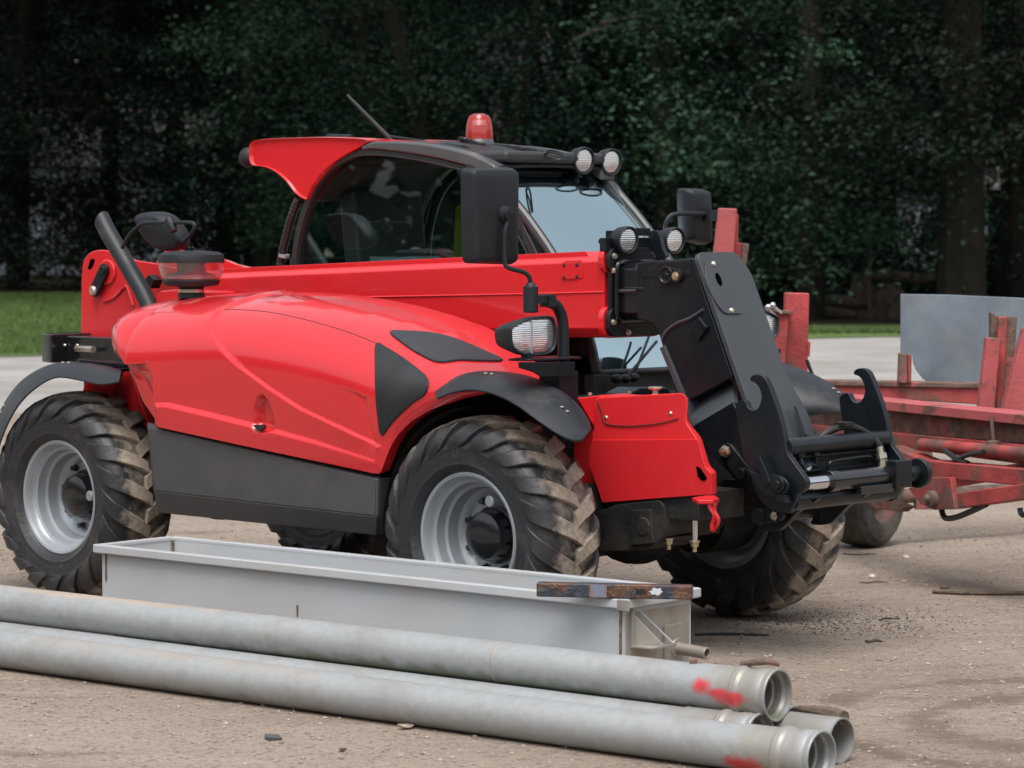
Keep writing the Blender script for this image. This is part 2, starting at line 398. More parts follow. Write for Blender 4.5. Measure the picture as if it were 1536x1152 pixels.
# ---------------- hood (bodywork over the engine)
YT, YS = -.34, -.885
topL = sorted([tuple(V(a,b,'y',-.45)[i] for i in (0,2)) for a,b in ((205,455),(235,450),(265,447),(300,443),(350,440),(400,438),(450,439),(500,443),(550,450),(600,460),(650,474),(700,492),(730,507),(760,525),(790,545),(815,563))])
XQ, AQ = -1.83, .40
def ysf(x):
    t = min(1, max(0, (XQ-x)/AQ)); return YS + .42*(1-sqrt(1-t*t*.999))
def Vq(a, b):
    y = YS
    for _ in range(30):
        p = V(a, b, 'y', y); y = .5*y + .5*ysf(p.x)
    return V(a, b, 'y', y)
botL = sorted([tuple(Vq(a,b)[i] for i in (0,2)) for a,b in ((172,540),(184,572),(199,604),(222,636),(565,711),(569,702),(573,690),(580,672),(592,652),(612,632),(640,614),(675,600),(720,588),(760,580),(812,574))])
print('BOTL', botL[:4])
XR, XF = XQ-AQ, V(815,563,'y',-.62)[0]
def hood_point(x, v):
    """v 0..1: inner top edge -> shoulder -> lower edge"""
    zt = interp(x - (0.0), topL)
    zb = interp(x, botL) if x > botL[0][0] else botL[0][1]
    rnd = 1-(ysf(x)-YS)/.42; ys = ysf(x)                                     # rounded rear corner in plan
    zt = zt - .06*(1-rnd)**1.5
    if x < botL[0][0]: zb = botL[0][1] + .10*((botL[0][0]-x)/max(.01, botL[0][0]-XR))
    fr = max(0, (x - (-.35))/(XF+.35)); ys = ys + .10*fr**2                    # nose draws in towards the front
    yt = YT - .16*fr**1.5
    hgt = max(.015, zt - zb); sh = min(.27, hgt*.75)
    zsh = zt - sh
    if v < .5:
        a = v/.5*pi/2; n_ = 2.35
        ca, sa = abs(cos(a))**(2/n_), abs(sin(a))**(2/n_)
        return Vector((x, yt + (ys-yt)*sa, zsh + sh*ca))
    t = (v-.5)/.5
    z = zsh + (zb - zsh)*t
    tuck = .018*t*t
    return Vector((x, ys + tuck, z))
def sdist(P, x, z):
    best = (1e9, 0, 0)
    for i in range(len(P)-1):
        ax, az = P[i]; bx, bz = P[i+1]; dx, dz = bx-ax, bz-az; L2 = dx*dx+dz*dz
        t = ((x-ax)*dx+(z-az)*dz)/L2; tc = min(1, max(0, t)); qx, qz = ax+dx*tc-x, az+dz*tc-z
        d = sqrt(qx*qx+qz*qz)
        if d < best[0]:
            over = 0
            if i == 0 and t < 0: over = -t*sqrt(L2)
            if i == len(P)-2 and t > 1: over = (t-1)*sqrt(L2)
            sg = 1 if (dx*(z-az)-dz*(x-ax)) > 0 else -1
            best = (d, sg, over)
    return best
def ss(t): t = min(1, max(0, t)); return t*t*(3-2*t)
PL = lambda pts: [tuple(V(a,b,'y',YS)[i] for i in (0,2)) for a,b in pts]
crease = PL([(300,452),(291,468),(298,487),(315,506),(359,548),(405,582),(452,613),(515,643),(566,668)])
ledge = PL([(236,606),(252,606),(320,622),(390,639),(470,661),(560,690)])
rearband = PL([(187,498),(205,518),(222,548),(238,580),(250,606)])
vcrease = PL([(545,527),(547,570),(553,620),(562,660)])
archlip = PL([(584,705),(592,680),(606,657),(625,638),(655,622),(690,608),(740,597)])
recess = [(V(a,b,'y',YS)[0], V(a,b,'y',YS)[2]) for a,b in ((379,640),(381,612),(388,594),(396,590),(404,600),(410,622),(412,646),(400,650),(385,648))]
def inpoly(x, z, P):
    c = False; n = len(P)
    for i in range(n):
        x1,z1 = P[i]; x2,z2 = P[i-1]
        if (z1 > z) != (z2 > z) and x < (x2-x1)*(z-z1)/(z2-z1)+x1: c = not c
    return c
def edgedist(x, z, P):
    return min(sdist([P[i-1], P[i]], x, z)[0] for i in range(len(P)))
def hood_disp(x, z, v):
    d = 0.
    q, s_, o = sdist(crease, x, z); s_ = -s_        # below / behind the crease stands proud
    d += .011*ss((s_*q + .004)/.009)*exp(-max(0, s_*q)/.16)*exp(-o/.02)
    if v > .5:
        q, s_, o = sdist(ledge, x, z); s_ = -s_
        d += .020*ss((s_*q + .006)/.016)*exp(-o/.015)*(1 - .7*ss((x+1.25)/.8))
        q, s_, o = sdist(rearband, x, z)
        if s_ < 0 and x < -1.72: d -= min(.03, .35*q)*exp(-o/.02)
        q, s_, o = sdist(vcrease, x, z)
        d += -.010*ss((-s_*q+.003)/.012)*exp(-(o/.05)**2)*exp(-max(0,-s_*q)/.05)
        q, s_, o = sdist(archlip, x, z)
        if s_ < 0: d -= min(.02, .4*q)*exp(-o/.02)
        if inpoly(x, z, recess): d -= .030*ss(edgedist(x, z, recess)/.018)
    return d
NX, NV = 330, 110
xs = np.concatenate([np.linspace(0,1,30)**1.6*.12, np.linspace(.12,1,NX-30)[1:]])
rows = []
for u in xs:
    x = XR + (XF-XR)*u; row = []
    for j in range(NV+1):
        v = j/NV; p = hood_point(x, v); p2 = hood_point(x+.002, v); p3 = hood_point(x, min(1, v+.004)); p4 = hood_point(x, max(0, v-.004))
        n_ = (p2-p).cross(p3-p4); n_.normalize()
        if n_.y > 0 or (v < .1 and n_.z < 0): n_ = -n_
        d = hood_disp(p.x, p.z, v)
        row.append(p + n_*d if v > .02 else p)
    rows.append(row)
hb = MB(); R = hb.grid(rows)
# turned-in lower flange and inner wall so that the shell has thickness
low = [r[-1] for r in rows]
hb.grid([low, [p + Vector((0,.045,.004)) for p in low]])
hb.grid([[r[0] for r in rows], [Vector((r[0].x, YT+.01, .75)) for r in rows]])
hb.grid([rows[0], [Vector((p.x+.01, YT, p.z)) for p in rows[0]]])
hb.grid([rows[-1], [Vector((p.x-.02, YT-.1, p.z)) for p in rows[-1]]])
bmesh.ops.remove_doubles(hb.bm, verts=hb.bm.verts[:], dist=.0002)
hood_bvh = BVHTree.FromBMesh(hb.bm)
hood = hb.build('engine_hood', 'red', TH, ang=50)
def onhood(px, py, off=.0):
    L = raym(px, py).normalized(); h = hood_bvh.ray_cast(OM, L, 50)
    if h[0] is None: return V(px, py, 'y', YS)
    n_ = h[1] if h[1].dot(L) < 0 else -h[1]
    return h[0] + n_*off
def decal(poly_px, off, name, m, parent, step=8, edge=None, smooth=True, depth=.012):
    P = smoothpoly([Vector((a,b,0)) for a,b in poly_px], True, 4) if smooth else [Vector((a,b,0)) for a,b in poly_px]
    bm = bmesh.new(); bm.faces.new([bm.verts.new(p) for p in P])
    x0, x1 = min(p.x for p in P), max(p.x for p in P); y0, y1 = min(p.y for p in P), max(p.y for p in P)
    for k in range(1, int((x1-x0)/step)+1):
        bmesh.ops.bisect_plane(bm, geom=bm.verts[:]+bm.edges[:]+bm.faces[:], plane_co=(x0+k*step+.013,0,0), plane_no=(1,0,0))
    for k in range(1, int((y1-y0)/step)+1):
        bmesh.ops.bisect_plane(bm, geom=bm.verts[:]+bm.edges[:]+bm.faces[:], plane_co=(0,y0+k*step+.013,0), plane_no=(0,1,0))
    for v in bm.verts: v.co = onhood(v.co.x, v.co.y, off)
    mb = MB(); mb.bm.free(); mb.bm = bm
    o = mb.build(name, m, parent, ang=60)
    so = o.modifiers.new('solid', 'SOLIDIFY'); so.thickness = depth; so.offset = 0
    if edge:
        e = MB(); pts = [onhood(p.x, p.y, off+.002) for p in P]; e.tube(pts+[pts[0]], .0035, 6); e.build('grille_seal', edge, o)
    return o
decal([(565,517),(580,523),(600,535),(622,551),(642,570),(638,590),(620,603),(600,621),(585,637),(573,652),(568,625),(565,590),(564,550)], .001, 'side_grille', 'meshgrille', hood, edge='rubber')
decal([(586,499),(610,498),(640,500),(668,505),(695,514),(725,527),(753,541),(720,542),(690,541),(658,544),(630,532),(608,518)], .001, 'top_grille', 'topgrille', hood, edge='rubber')
s_ = MB(); s_.tube([onhood(p.x,p.y,-.0006) for p in smoothpoly([Vector((a,b,0)) for a,b in ((338,464),(370,465),(402,468),(435,474),(468,482),(500,491),(530,501),(565,515))], False, 6)], .0022, 6); s_.build('panel_seam', 'rubber', hood)
k_ = MB(); c0 = onhood(398,641,.0); k_.cyl(c0, c0+Vector((0,-.028,.0)), .009, 12); k_.prism(corner([c0+Vector((-.034,-.026,.010)), c0+Vector((.030,-.026,.014)), c0+Vector((.034,-.026,.002)), c0+Vector((.004,-.026,-.014)), c0+Vector((-.008,-.026,-.010))], .005), (0,-.010,0)); k_.build('latch_handle', 'black_gloss', hood, bev=.002)

# ---------------- dark arch liner, chassis body behind the wheels
lb = MB()
lb.prism(Vs([(560,715),(575,690),(600,655),(640,620),(700,602),(780,600),(800,640),(800,830),(700,860),(560,835)], 'y', -.48), (0,.9,0))
lb.build('wheel_arch_liner', 'liner', TH)
lb = MB(); lb.prism([Vector((x,-.50,z)) for x,z in ((-2.62,.42),(-2.62,.92),(-1.2,.95),(-.35,.90),(-.35,.36),(-1.6,.34))], (0,.98,0)); lb.build('chassis', 'underside', TH)
lb = MB()
for xc, r in ((0,.47),):                        # liner skins above the tyres
    a0, a1 = (radians(95), radians(178)) if xc == 0 else (radians(2), radians(60))
    lb.grid([[Vector((xc + r*cos(a0+(a1-a0)*i/24), y, ZC + r*sin(a0+(a1-a0)*i/24))) for i in range(25)] for y in (-.84,-.5)])
lb.build('wheel_arch_liner', 'liner', TH, split=True)

# ---------------- grey side skirt
ys = -.872
P_ = Vs([(219,633),(566,713),(566,775),(232,735),(222,690)], 'y', ys)
sk = MB()
top_o = Vs([(219,634),(224,632),(567,712),(566,716)], 'y', ys)
A = Vs([(220,640),(566,718),(565,775),(230,736)], 'y', ys)
B = [A[3], A[2], V(564,803,'y',ys+.035), V(236,769,'y',ys+.035)]
T = [V(220,634,'y',ys+.03), V(567,712,'y',ys+.03), A[1], A[0]]
back = .16
for q in (A, B, T): sk.prism(q, (0,.02,0))
sk.prism([A[0],A[3],B[3],B[3]+Vector((0,.12,0)),A[0]+Vector((0,.12,0))][::-1], (.015,0,0))
sk.prism([A[1],A[2],B[2],B[2]+Vector((0,.12,0)),A[1]+Vector((0,.12,0))], (-.015,0,0))
sk.build('side_skirt', 'skirt', TH, bev=.005)
g_ = MB(); g_.prism(Vs([(224,636),(566,711),(566,724),(224,648)], 'y', ys+.035), (0,.1,0)); g_.build('skirt_gap_shade', 'rubber', TH)  # black strip stands in for the shade in the gap above the skirt

# ---------------- mudguards
def fender(outer_px, yo, inner_px, yi, name, bulge=.035, n=28, sy=1, lip=.02):
    o = smoothpoly(Vs(outer_px, 'y', yo), False, 6); i_ = smoothpoly(Vs(inner_px, 'y', yi), False, 6)
    def resamp(P, n):
        L = [0]
        for a, b in zip(P, P[1:]): L.append(L[-1]+(b-a).length)
        out = []
        for k in range(n+1):
            t = L[-1]*k/n; j = min(len(P)-2, max(0, int(np.searchsorted(L, t))-1)); f_ = (t-L[j])/max(1e-9, L[j+1]-L[j])
            out.append(P[j].lerp(P[j+1], min(1,max(0,f_))))
        return out
    o = resamp(o, n); i_ = resamp(i_, n); rows = []
    for k in range(n+1):
        t = k/n; mid = (o[k]+i_[k])/2
        cdir = Vector((mid.x-CX, 0, mid.z-(ZC-.05))).normalized()
        row = []
        wdt = (o[k]-i_[k]).length/.33
        for j in range(17):
            s = j/16; p = o[k].lerp(i_[k], s)
            p = p + cdir*(bulge*wdt*(1-abs(2*s-1)**2.6))
            row.append(p)
        rows.append(row)
    mb = MB()
    if sy < 0: rows = [[Vector((p.x,-p.y,p.z)) for p in r] for r in rows]
    mb.grid(rows); ob = mb.build(name, 'fender', TH, ang=60)
    so = ob.modifiers.new('solid','SOLIDIFY'); so.thickness = .007; so.offset = -1
    bo = MB()
    for k in (int(n*.33), int(n*.38), int(n*.80), int(n*.84)):
        r = rows[k]; c0 = r[6]; nn = (rows[k+1][6]-rows[k-1][6]).cross(r[7]-r[5]).normalized()
        if nn.z < 0: nn = -nn
        bo.ball(c0+nn*.002, .0085, (1,1,.6), 10)
    bo.build('bolt', 'zinc', ob)
    return ob
CX = 0.
fo = [(655,598),(675,589),(705,584),(740,590),(775,607),(812,634),(842,653),(862,660),(872,659)]
fi = [(659,593),(690,575),(735,567),(785,567),(830,580),(862,603),(881,630),(885,646),(879,657)]
for s_ in (1,-1): fender(fo, -.915, fi, -.60, 'mudguard', sy=s_)
CX = -2.3
ro = [(178,572),(150,576),(118,569),(80,566),(40,592),(12,632),(-10,690)]
ri = [(177,570),(160,560),(128,555),(96,556),(50,571),(18,602),(-12,660)]
for s_ in (1,-1): fender(ro, -.915, ri, -.62, 'mudguard', sy=s_, bulge=.034)
br = MB(); br.tube([(-2.3,-.5,.9),(-2.35,-.75,.93)], .02, 8); br.box((-2.38,-.62,.90),(.30,.10,.012)); br.tube([(0.1,-.45,.88),(.12,-.75,.90)], .02, 8)
br.build('mudguard_bracket', 'black_steel', TH, split=True)

# ---------------- front nose of the chassis (red cover) on both sides of the boom head
YB = -.39
side = [(885,597),(1016,590),(1024,601),(1025,634),(1045,658),(1057,700),(1067,709),(1068,742),(1050,742),(903,753),(897,735),(880,690),(890,650),(888,622)]
PB = Vs(side, 'y', YB)
cv = MB()
zc_ = V(960,655,'y',YB)[2]
def nose(sy):
    m_ = MB(); outl = corner(PB, [.02,.02,.03,.02,.02,.02,.01,.01,.01,0,.02,.03,.03,.02])
    def yy(p):      # upper part leans in: a soft fold at the crease
        return YB + (.055*ss((p.z - zc_)/.05) if p.z > zc_ else 0) 
    a = [Vector((p.x, YB + .045*max(0,(p.z-zc_))/.2, p.z)) for p in outl]
    b = [Vector((p.x-.012, YB+.045, p.z)) for p in outl]
    if sy < 0: a = [Vector((p.x,-p.y,p.z)) for p in a]; b = [Vector((p.x,-p.y,p.z)) for p in b]
    m_.hull(a, b); return m_.build('nose_cover', 'red_textured', TH, bev=.012, seg=3)
nc = nose(1)
m_ = MB(); m_.prism([Vector((x,-.335,z)) for x,z in ((.02,.45),(.02,.86),(.18,.88),(.30,.86),(.30,.50))], (0,.12,0)); m_.build('nose_inner', 'red_textured', TH, bev=.006)
m_ = MB(); m_.box((.2,.0,.68),(.34,.50,.34)); m_.build('front_crossmember', 'underside', TH, bev=.01)
# lower side plate standing proud, lid
m_ = MB()
lowp = Vs([(888,660),(1046,659),(1058,701),(1067,710),(1068,742),(1048,743),(904,754),(898,737),(882,692)], 'y', YB-.004)
m_.hull([p+Vector((0,-.002,0)) for p in lowp], [p+Vector((0,.02,0)) for p in lowp]); m_.build('nose_side_plate', 'red_textured', TH, bev=.002)
m_ = MB(); 
lt = [V(866,600,'y',YB+.03), V(1022,602,'y',YB+.02), Vector((V(1022,602,'y',YB+.02).x,-.17,.905)), Vector((.17,-.17,.895))]
m_.prism([p+Vector((0,0,.004)) for p in [Vector((.155,YB+.038,.870)),Vector((.585,YB+.038,.866)),Vector((.50,YB+.09,.868)),Vector((.44,-.17,.868)),Vector((.155,-.17,.870))]], (0,0,-.012))
lid = m_.build('nose_lid', 'red_textured', TH, bev=.008, seg=3)
m_ = MB(); m_.tube([p+Vector((0,-.0035,0)) for p in [Vector((q.x, YB+.045*max(0,q.z-zc_)/.2-.001, q.z)) for q in smoothpoly(Vs([(893,603),(901,618),(905,630),(915,637),(950,639),(990,635),(1017,628)], 'y', YB+.010), False, 5)]], .0022, 6); m_.build('lid_seam', 'rubber', lid)
m_ = MB()
for a,b in ((914,626),(1009,620)):
    q = V(a,b,'y',YB+.03); m_.ball(Vector((q.x, YB+.045*(q.z-zc_)/.2-.001, q.z)), .008, (1,.8,1), 12)
for a,b in ((885,591),(944,589)): m_.hexbolt(V(a,b,'z',.870), (0,0,1), .007, .006)
m_.build('bolt', 'zinc', lid)
kb = V(983,594,'z',.872); m_ = MB(); m_.lathe(kb, (0,0,1), [(-.01,.022),(.004,.022),(.006,.013),(.022,.012),(.025,.028),(.032,.030),(.035,.024),(.036,.001)], 7); m_.build('filler_knob', 'zinc', TH, bev=.002)
m_ = MB(); hole = corner(Vs([(1044,699),(1050,702),(1060,717),(1058,721),(1052,721),(1046,714)], 'y', YB-.0085), .006); m_.prism(hole, (0,.004,0)); m_.build('slot_opening', 'void', TH)
# towing ear with pin and red strap
m_ = MB(); ear = [V(a,b,'z',.553) for a,b in ((1038,746),(1058,743),(1073,743),(1079,747),(1070,750),(1046,750))]; m_.prism(ear, (0,0,-.015)); m_.build('towing_ear', 'red_textured', TH, bev=.004)
pz = V(1042,752,'y',-.35)
m_ = MB(); m_.cyl(Vector((pz.x,-.35,.56)), Vector((pz.x,-.35,.37)), .011, 16); m_.build('towing_pin', 'chrome', TH)
m_ = MB()
for px_, r_ in ((1042,-.35),(1003,-.35)):
    q = V(px_, 805, 'y', r_); m_.hexbolt(Vector((q.x,r_,.372)), (0,0,-1), .014, .018); m_.cyl(Vector((q.x,r_,.372)), Vector((q.x,r_,.335)), .008, 12)
m_.build('bolt', 'brass', TH)
m_ = MB(); st = smoothpoly([V(a,b,'y',-.37) for a,b in ((1070,748),(1068,762),(1074,775),(1071,790),(1068,797))], False, 5)
for d_ in (-.008,.009):
    m_.grid([[p+Vector((d_-.006+(.004*sin(i*.6)*(1 if d_>0 else -1)),-.003,0)) for i,p in enumerate(st)], [p+Vector((d_+.006+(.004*sin(i*.6)*(1 if d_>0 else -1)),.003,0)) for i,p in enumerate(st)]])
ob = m_.build('pull_strap', 'red_textured', TH); so = ob.modifiers.new('s','SOLIDIFY'); so.thickness=.004

# ---------------- front axle and underframe
m_ = MB()
m_.prism(corner(Vs([(905,765),(925,757),(990,750),(998,765),(998,800),(975,824),(905,828),(870,828),(870,770)], 'y', -.40), .02), (0,.22,0))
m_.prism(corner(Vs([(945,765),(975,764),(980,815),(945,818)], 'y', -.415), .008), (0,.02,0))
m_.lathe(V(963,790,'y',-.42), (0,1,0), [(0,.030),(.004,.034),(.02,.034)], 24)
m_.box((.28,-.25,.50), (.75,.26,.10)); m_.box((.3,.25,.50), (.75,.26,.10))
m_.cyl((0,-.62,ZC),(0,.62,ZC), .10, 24); m_.ball((0,0.05,ZC), .19, (1,1,.9), 24)
m_.cyl((-2.3,-.62,ZC),(-2.3,.62,ZC), .10, 24); m_.ball((-2.3,0,ZC), .17, (1,1,.9), 24)
m_.cyl((.0,.40,ZC),(.0,.62,ZC), .16, 28); m_.box((.14,.30,.52),(.30,.5,.16)); m_.cyl((.12,.1,.36),(.12,.58,.36), .035, 16)
m_.box((.4,-.28,.375), (.22,.12,.012))
m_.box((-.9,0,.42), (2.3,.5,.18))
m_.build('front_axle', 'underside', TH, bev=.008)
m_ = MB(); m_.tube(smoothpoly([V(a,b,'y',.2) for a,b in ((1092,725),(1100,745),(1108,760),(1113,765),(1104,775))], False, 5), .006, 8); m_.build('brake_hose', 'hose', TH)

# ---------------- boom
YN, YF_ = -.15, .15
z0, z1 = lambda x: 0, 0
bt = [V(330,417,'y',YN), V(906,391,'y',YN)]; bb = [V(330,500,'y',YN), V(906,507,'y',YN)]
tt = [V(330,405,'y',YN), V(906,378,'y',YN)]
def xsec(k):
    x = (bt[k].x); zt = tt[k].z; zc2 = bt[k].z; zb = bb[k].z
    if k == 0: zb = 1.03
    return [Vector((x,YN+.045,zt)), Vector((x,YN,zc2)), Vector((x,YN,zb+.035)), Vector((x,YN+.035,zb)), Vector((x,YF_-.035,zb)), Vector((x,YF_,zb+.035)), Vector((x,YF_,zc2)), Vector((x,YF_-.045,zt))]
sec0, sec1 = xsec(0), xsec(1)
e_ = (sec1[0]-sec0[0]).normalized(); sec0 = [p - Vector((.55,0,.55*e_.z/e_.x)) for p in sec0]
m_ = MB(); m_.hull(sec0, sec1); boom = m_.build('boom', 'red', TH, bev=.006, seg=3)
m_ = MB()        # weld line and top cover strip
m_.tube([V(330,449,'y',YN), V(540,446,'y',YN), V(790,441,'y',YN), V(906,438,'y',YN)], .0045, 8)
for s_ in (YN-.002,):
    m_.prism([V(330,403,'y',s_+.03), V(878,377,'y',s_+.03), V(884,384,'y',s_+.03), V(330,411,'y',s_+.03)], (0,.2,0))
m_.prism(Vs([(835,503),(895,498),(884,492),(830,496)], 'y', YN+.03), (0,.2,0))
m_.build('boom_trim', 'red', boom, bev=.002)
m_ = MB(); m_.prism(corner(Vs([(842,394),(867,393),(868,418),(843,419)], 'y', YN-.0), .012), (0,-.006,0)); m_.prism(corner(Vs([(846,391),(874,390),(875,417),(847,420)], 'y', YN-.0), .012), (0,-.003,0)); cp = m_.build('cover_plate', 'red', boom, bev=.002)
m_ = MB()
for a,b in ((846,398),(865,397),(846,416),(865,415)): m_.ball(V(a,b,'y',YN-.007), .007, (1,.5,1), 10)
m_.build('bolt', 'rubber', cp)
# collar at the boom end
def lobed(x, y0, y1, za, zb, r, ax=None): return corner([Vector((x,y0,za)),Vector((x,y0,zb)),Vector((x,y1,zb)),Vector((x,y1,za))], r, 5)
m_ = MB(); zt_, zb_ = V(910,370,'y',-.17).z, V(915,508,'y',-.17).z
m_.prism(lobed(.0,-.175,.175,zt_-.10,zt_,.05), (.026,0,0)); m_.prism(lobed(.0,-.175,.175,zb_,zb_+.12,.05), (.026,0,0)); m_.build('boom_end_collar', 'red', TH, bev=.004)
m_ = MB(); m_.prism(lobed(.028,-.165,.165,zt_-.10,zt_-.004,.045), (.022,0,0)); m_.prism(lobed(.028,-.165,.165,zb_+.006,zb_+.115,.045), (.022,0,0)); m_.prism(lobed(.028,-.15,.15,zb_+.1,zt_-.09,.01), (.018,0,0))
ep = m_.build('boom_end_plate', 'black_steel', TH, bev=.004)
m_ = MB()
for y_, z_ in ((-.14,zt_-.035),(-.14,zt_-.09),(.10,zt_-.03),(-.145,zb_+.06),(-.06,zb_+.02),(.12,zb_+.04)): m_.hexbolt((.052,y_,z_), (1,0,0), .009, .010)
m_.build('bolt', 'zinc', ep)
# rounded guide ring
m_ = MB(); zr0, zr1 = zb_+.065, zt_-.055
ringp = corner([Vector((.06,-.135,zr0)),Vector((.06,-.135,zr1)),Vector((.06,.135,zr1)),Vector((.06,.135,zr0))], .035, 6)
m_.tube(ringp+[ringp[0]], .009, 8); m_.build('guide_ring', 'black_gloss', ep)
# extension tube
xe = .05; m_ = MB()
ex0 = [Vector((.02,-.118,zr0+.03)),Vector((.02,-.118,zr1-.03)),Vector((.02,-.09,zr1-.005)),Vector((.02,.09,zr1-.005)),Vector((.02,.118,zr1-.03)),Vector((.02,.118,zr0+.03)),Vector((.02,.09,zr0+.005)),Vector((.02,-.09,zr0+.005))]
m_.hull(ex0, [p+Vector((.28,0,.004)) for p in ex0]); m_.box((.13,-.121,.5*(zr0+zr1)+.01),(.09,.008,.014)); m_.build('boom_extension', 'black_gloss', TH, bev=.006, seg=3)
# ---------------- boom head
YH = -.122
P0, P1 = V(1041,386,'y',YH), V(1146,692,'y',YH)
fd = (P1-P0).normalized(); fn = Vector((-fd.z,0,fd.x));  fn = fn if fn.x > 0 else -fn
hs = Vs([(936,393),(962,398),(1000,388),(1040,386),(1056,440),(1093,548),(1146,692),(1140,745),(1112,730),(1064,680),(1030,643),(1026,610),(996,528),(985,492),(968,480),(938,480)], 'y', YH)
m_ = MB()
# upper gooseneck
up = Vs([(955,394),(1040,387),(1056,440),(1093,548),(1099,566),(1028,604),(996,528),(988,500),(978,484),(955,479)], 'y', YH)
m_.hull(corner(up,[.01,0,0,0,.01,.01,0,.02,.02,.01]), [Vector((p.x,-YH,p.z)) for p in corner(up,[.01,0,0,0,.01,.01,0,.02,.02,.01])])
ins = .03
lo = Vs([(1099,603),(1146,692),(1140,748),(1112,730),(1064,680),(1037,641)], 'y', YH-.035)
m_.hull(lo, [Vector((p.x,-YH,p.z)) for p in lo])
# sloping shoulder joining upper box and lower fork
a = Vs([(1028,600),(1098,564),(1100,607),(1036,645)], 'y', YH+.09)
m_.prism(a, (0,-2*YH-.04,0))
head = m_.build('boom_head', 'black_steel', TH, bev=.005)
m_ = MB(); shp = [V(1029,606,'y',YH+.075), V(1098,570,'y',YH+.075), V(1100,603,'y',YH-.037), V(1037,641,'y',YH-.037)]
m_.prism(shp, (0,.03,-.01)); m_.build('shoulder_plate', 'shoulder', head, bev=.003)
m_ = MB()
fl = Vs([(992,522),(1027,606),(1031,640),(1064,676),(1112,724)], 'y', YH)
fl2 = Vs([(999,518),(1034,602),(1038,634),(1071,670),(1120,716)], 'y', YH)
m_.ring([p+Vector((0,-.012,0)) for p in fl], [p+Vector((0,-.012,0)) for p in fl2], (0,.26,0)); m_.build('edge_flange', 'plate_grey', head, bev=.003)
# front plate
def fp(s, y, o=0): return P0 + fd*s + Vector((0, y-YH, 0)) + fn*o
Ltot = (P1-P0).length
ol = corner([fp(-.012,-.128), fp(-.012,.115), fp(.08,.155), fp(Ltot*.62,.155), fp(Ltot*.78,.20), fp(Ltot*1.05,.20), fp(Ltot*1.05,-.128)], [.04,.05,.03,.05,.05,0,0], 6)
m_ = MB(); m_.prism(ol, fn*.022); fpl = m_.build('head_front_plate', 'plate_grey', head, bev=.003)
PP = P0 + fn*.022
acc = [VP(a,b,PP,fn) for a,b in ((1058,395),(1072,393),(1083,398),(1095,415),(1105,437),(1110,455),(1111,470),(1100,471),(1088,471),(1078,462),(1066,442),(1058,420))]
m_ = MB(); acs = smoothpoly(acc, True, 4); m_.prism(acs, fn*.006); ap = m_.build('access_plate', 'plate_grey', fpl, bev=.0015); ap['label'] = 'oval cover plate with two screws'
m_ = MB(); hc = VP(1078,419,PP+fn*.0062,fn); hy_ = Vector((0,1,0)); m_.prism([hc + fd*.026*cos(t)+hy_*.014*sin(t) for t in [2*pi*k/20 for k in range(20)]], fn*.0015); m_.build('hand_hole', 'void', ap)
m_ = MB()
for a,b in ((1070,396),(1097,466)): m_.lathe(VP(a,b,PP+fn*.006,fn), fn, [(0,.011),(.005,.010),(.009,.005),(.0092,.001)], 14)
m_.build('bolt', 'zinc', ap)
m_ = MB(); m_.tube(smoothpoly(Vs([(993,509),(1000,497),(1016,485),(1036,477),(1056,464)], 'y', YH-.002), False, 5), .007, 8); m_.tube(Vs([(926,437),(955,436)],'y',-.12), .008, 8); m_.build('weld_bead', 'plate_grey', head)
m_ = MB(); bp_ = Vs([(1037,492),(1052,477),(1063,492),(1050,512)], 'y', YH-.001); m_.prism(bp_, (0,-.012,0)); m_.prism(Vs([(1051,476),(1054,475),(1065,491),(1061,493)], 'y', YH-.001), (0,-.022,0)); bk = m_.build('sensor_bracket', 'black_steel', head, bev=.002)
pl = MB(); c0 = V(1002,413,'y',YH); pl.lathe(c0, (0,-1,0), [(-.01,.034),(.016,.034),(.018,.028),(.012,.024),(.010,.012),(.016,.008),(.016,.001)], 28); c1 = V(1018,414,'y',YH); pl.cyl(c1, c1+Vector((0,-.018,0)), .026, 24); pl.prism([c0+Vector((0,-.002,.033)), c1+Vector((0,-.002,.025)), c1+Vector((0,-.002,-.025)), c0+Vector((0,-.002,-.033))], (0,-.010,0)); po = pl.build('pivot_pin', 'black_steel', head, bev=.002)
m_ = MB(); m_.lathe(c1+Vector((0,-.018,0)), (0,-1,0), [(0,.016),(.003,.016),(.0031,.010),(.009,.010),(.010,.001)], 20); m_.build('bolt', 'brass', po)
m_ = MB(); wp = smoothpoly(Vs([(962,416),(975,405),(995,396),(1010,394),(1036,398),(1038,412),(1020,415)], 'y', YH-.001), True, 3)
m_.prism(Vs([(963,417),(972,402),(992,393),(1036,391),(1038,412),(994,414)], 'y', YH), (0,-.004,0)); m_.build('pivot_reinforcement', 'black_gloss', head, bev=.0015)
# link levers and bolts
m_ = MB()
def slot(c0, c1, r, y, th, extra=0):
    c0, c1 = Vector(c0), Vector(c1); d = (c1-c0); a0 = atan2(d.z, d.x); pts = []
    for k in range(13): t = a0 + pi/2 + pi*k/12; pts.append(c0+Vector((r*cos(t),0,r*sin(t))))
    for k in range(13): t = a0 - pi/2 + pi*k/12; pts.append(c1+Vector((r*cos(t),0,r*sin(t))))
    for p in pts: p.y = y
    return pts
a0_, a1_ = V(1090,678,'y',-.17), V(1114,710,'y',-.17); m_.prism(slot(a0_,a1_,.033,-.17,0), (0,.022,0)); m_.cyl(a1_, a1_+Vector((0,-.02,0)), .022, 24); m_.cyl(a1_+Vector((0,-.001,0)), a1_+Vector((0,.3,0)), .024, 20); m_.cyl(a0_, a0_+Vector((0,.3,0)), .022, 20)
m_.prism(corner(Vs([(1075,672),(1110,655),(1125,700),(1130,740),(1110,728)], 'y', -.145), .02), (0,.02,0))
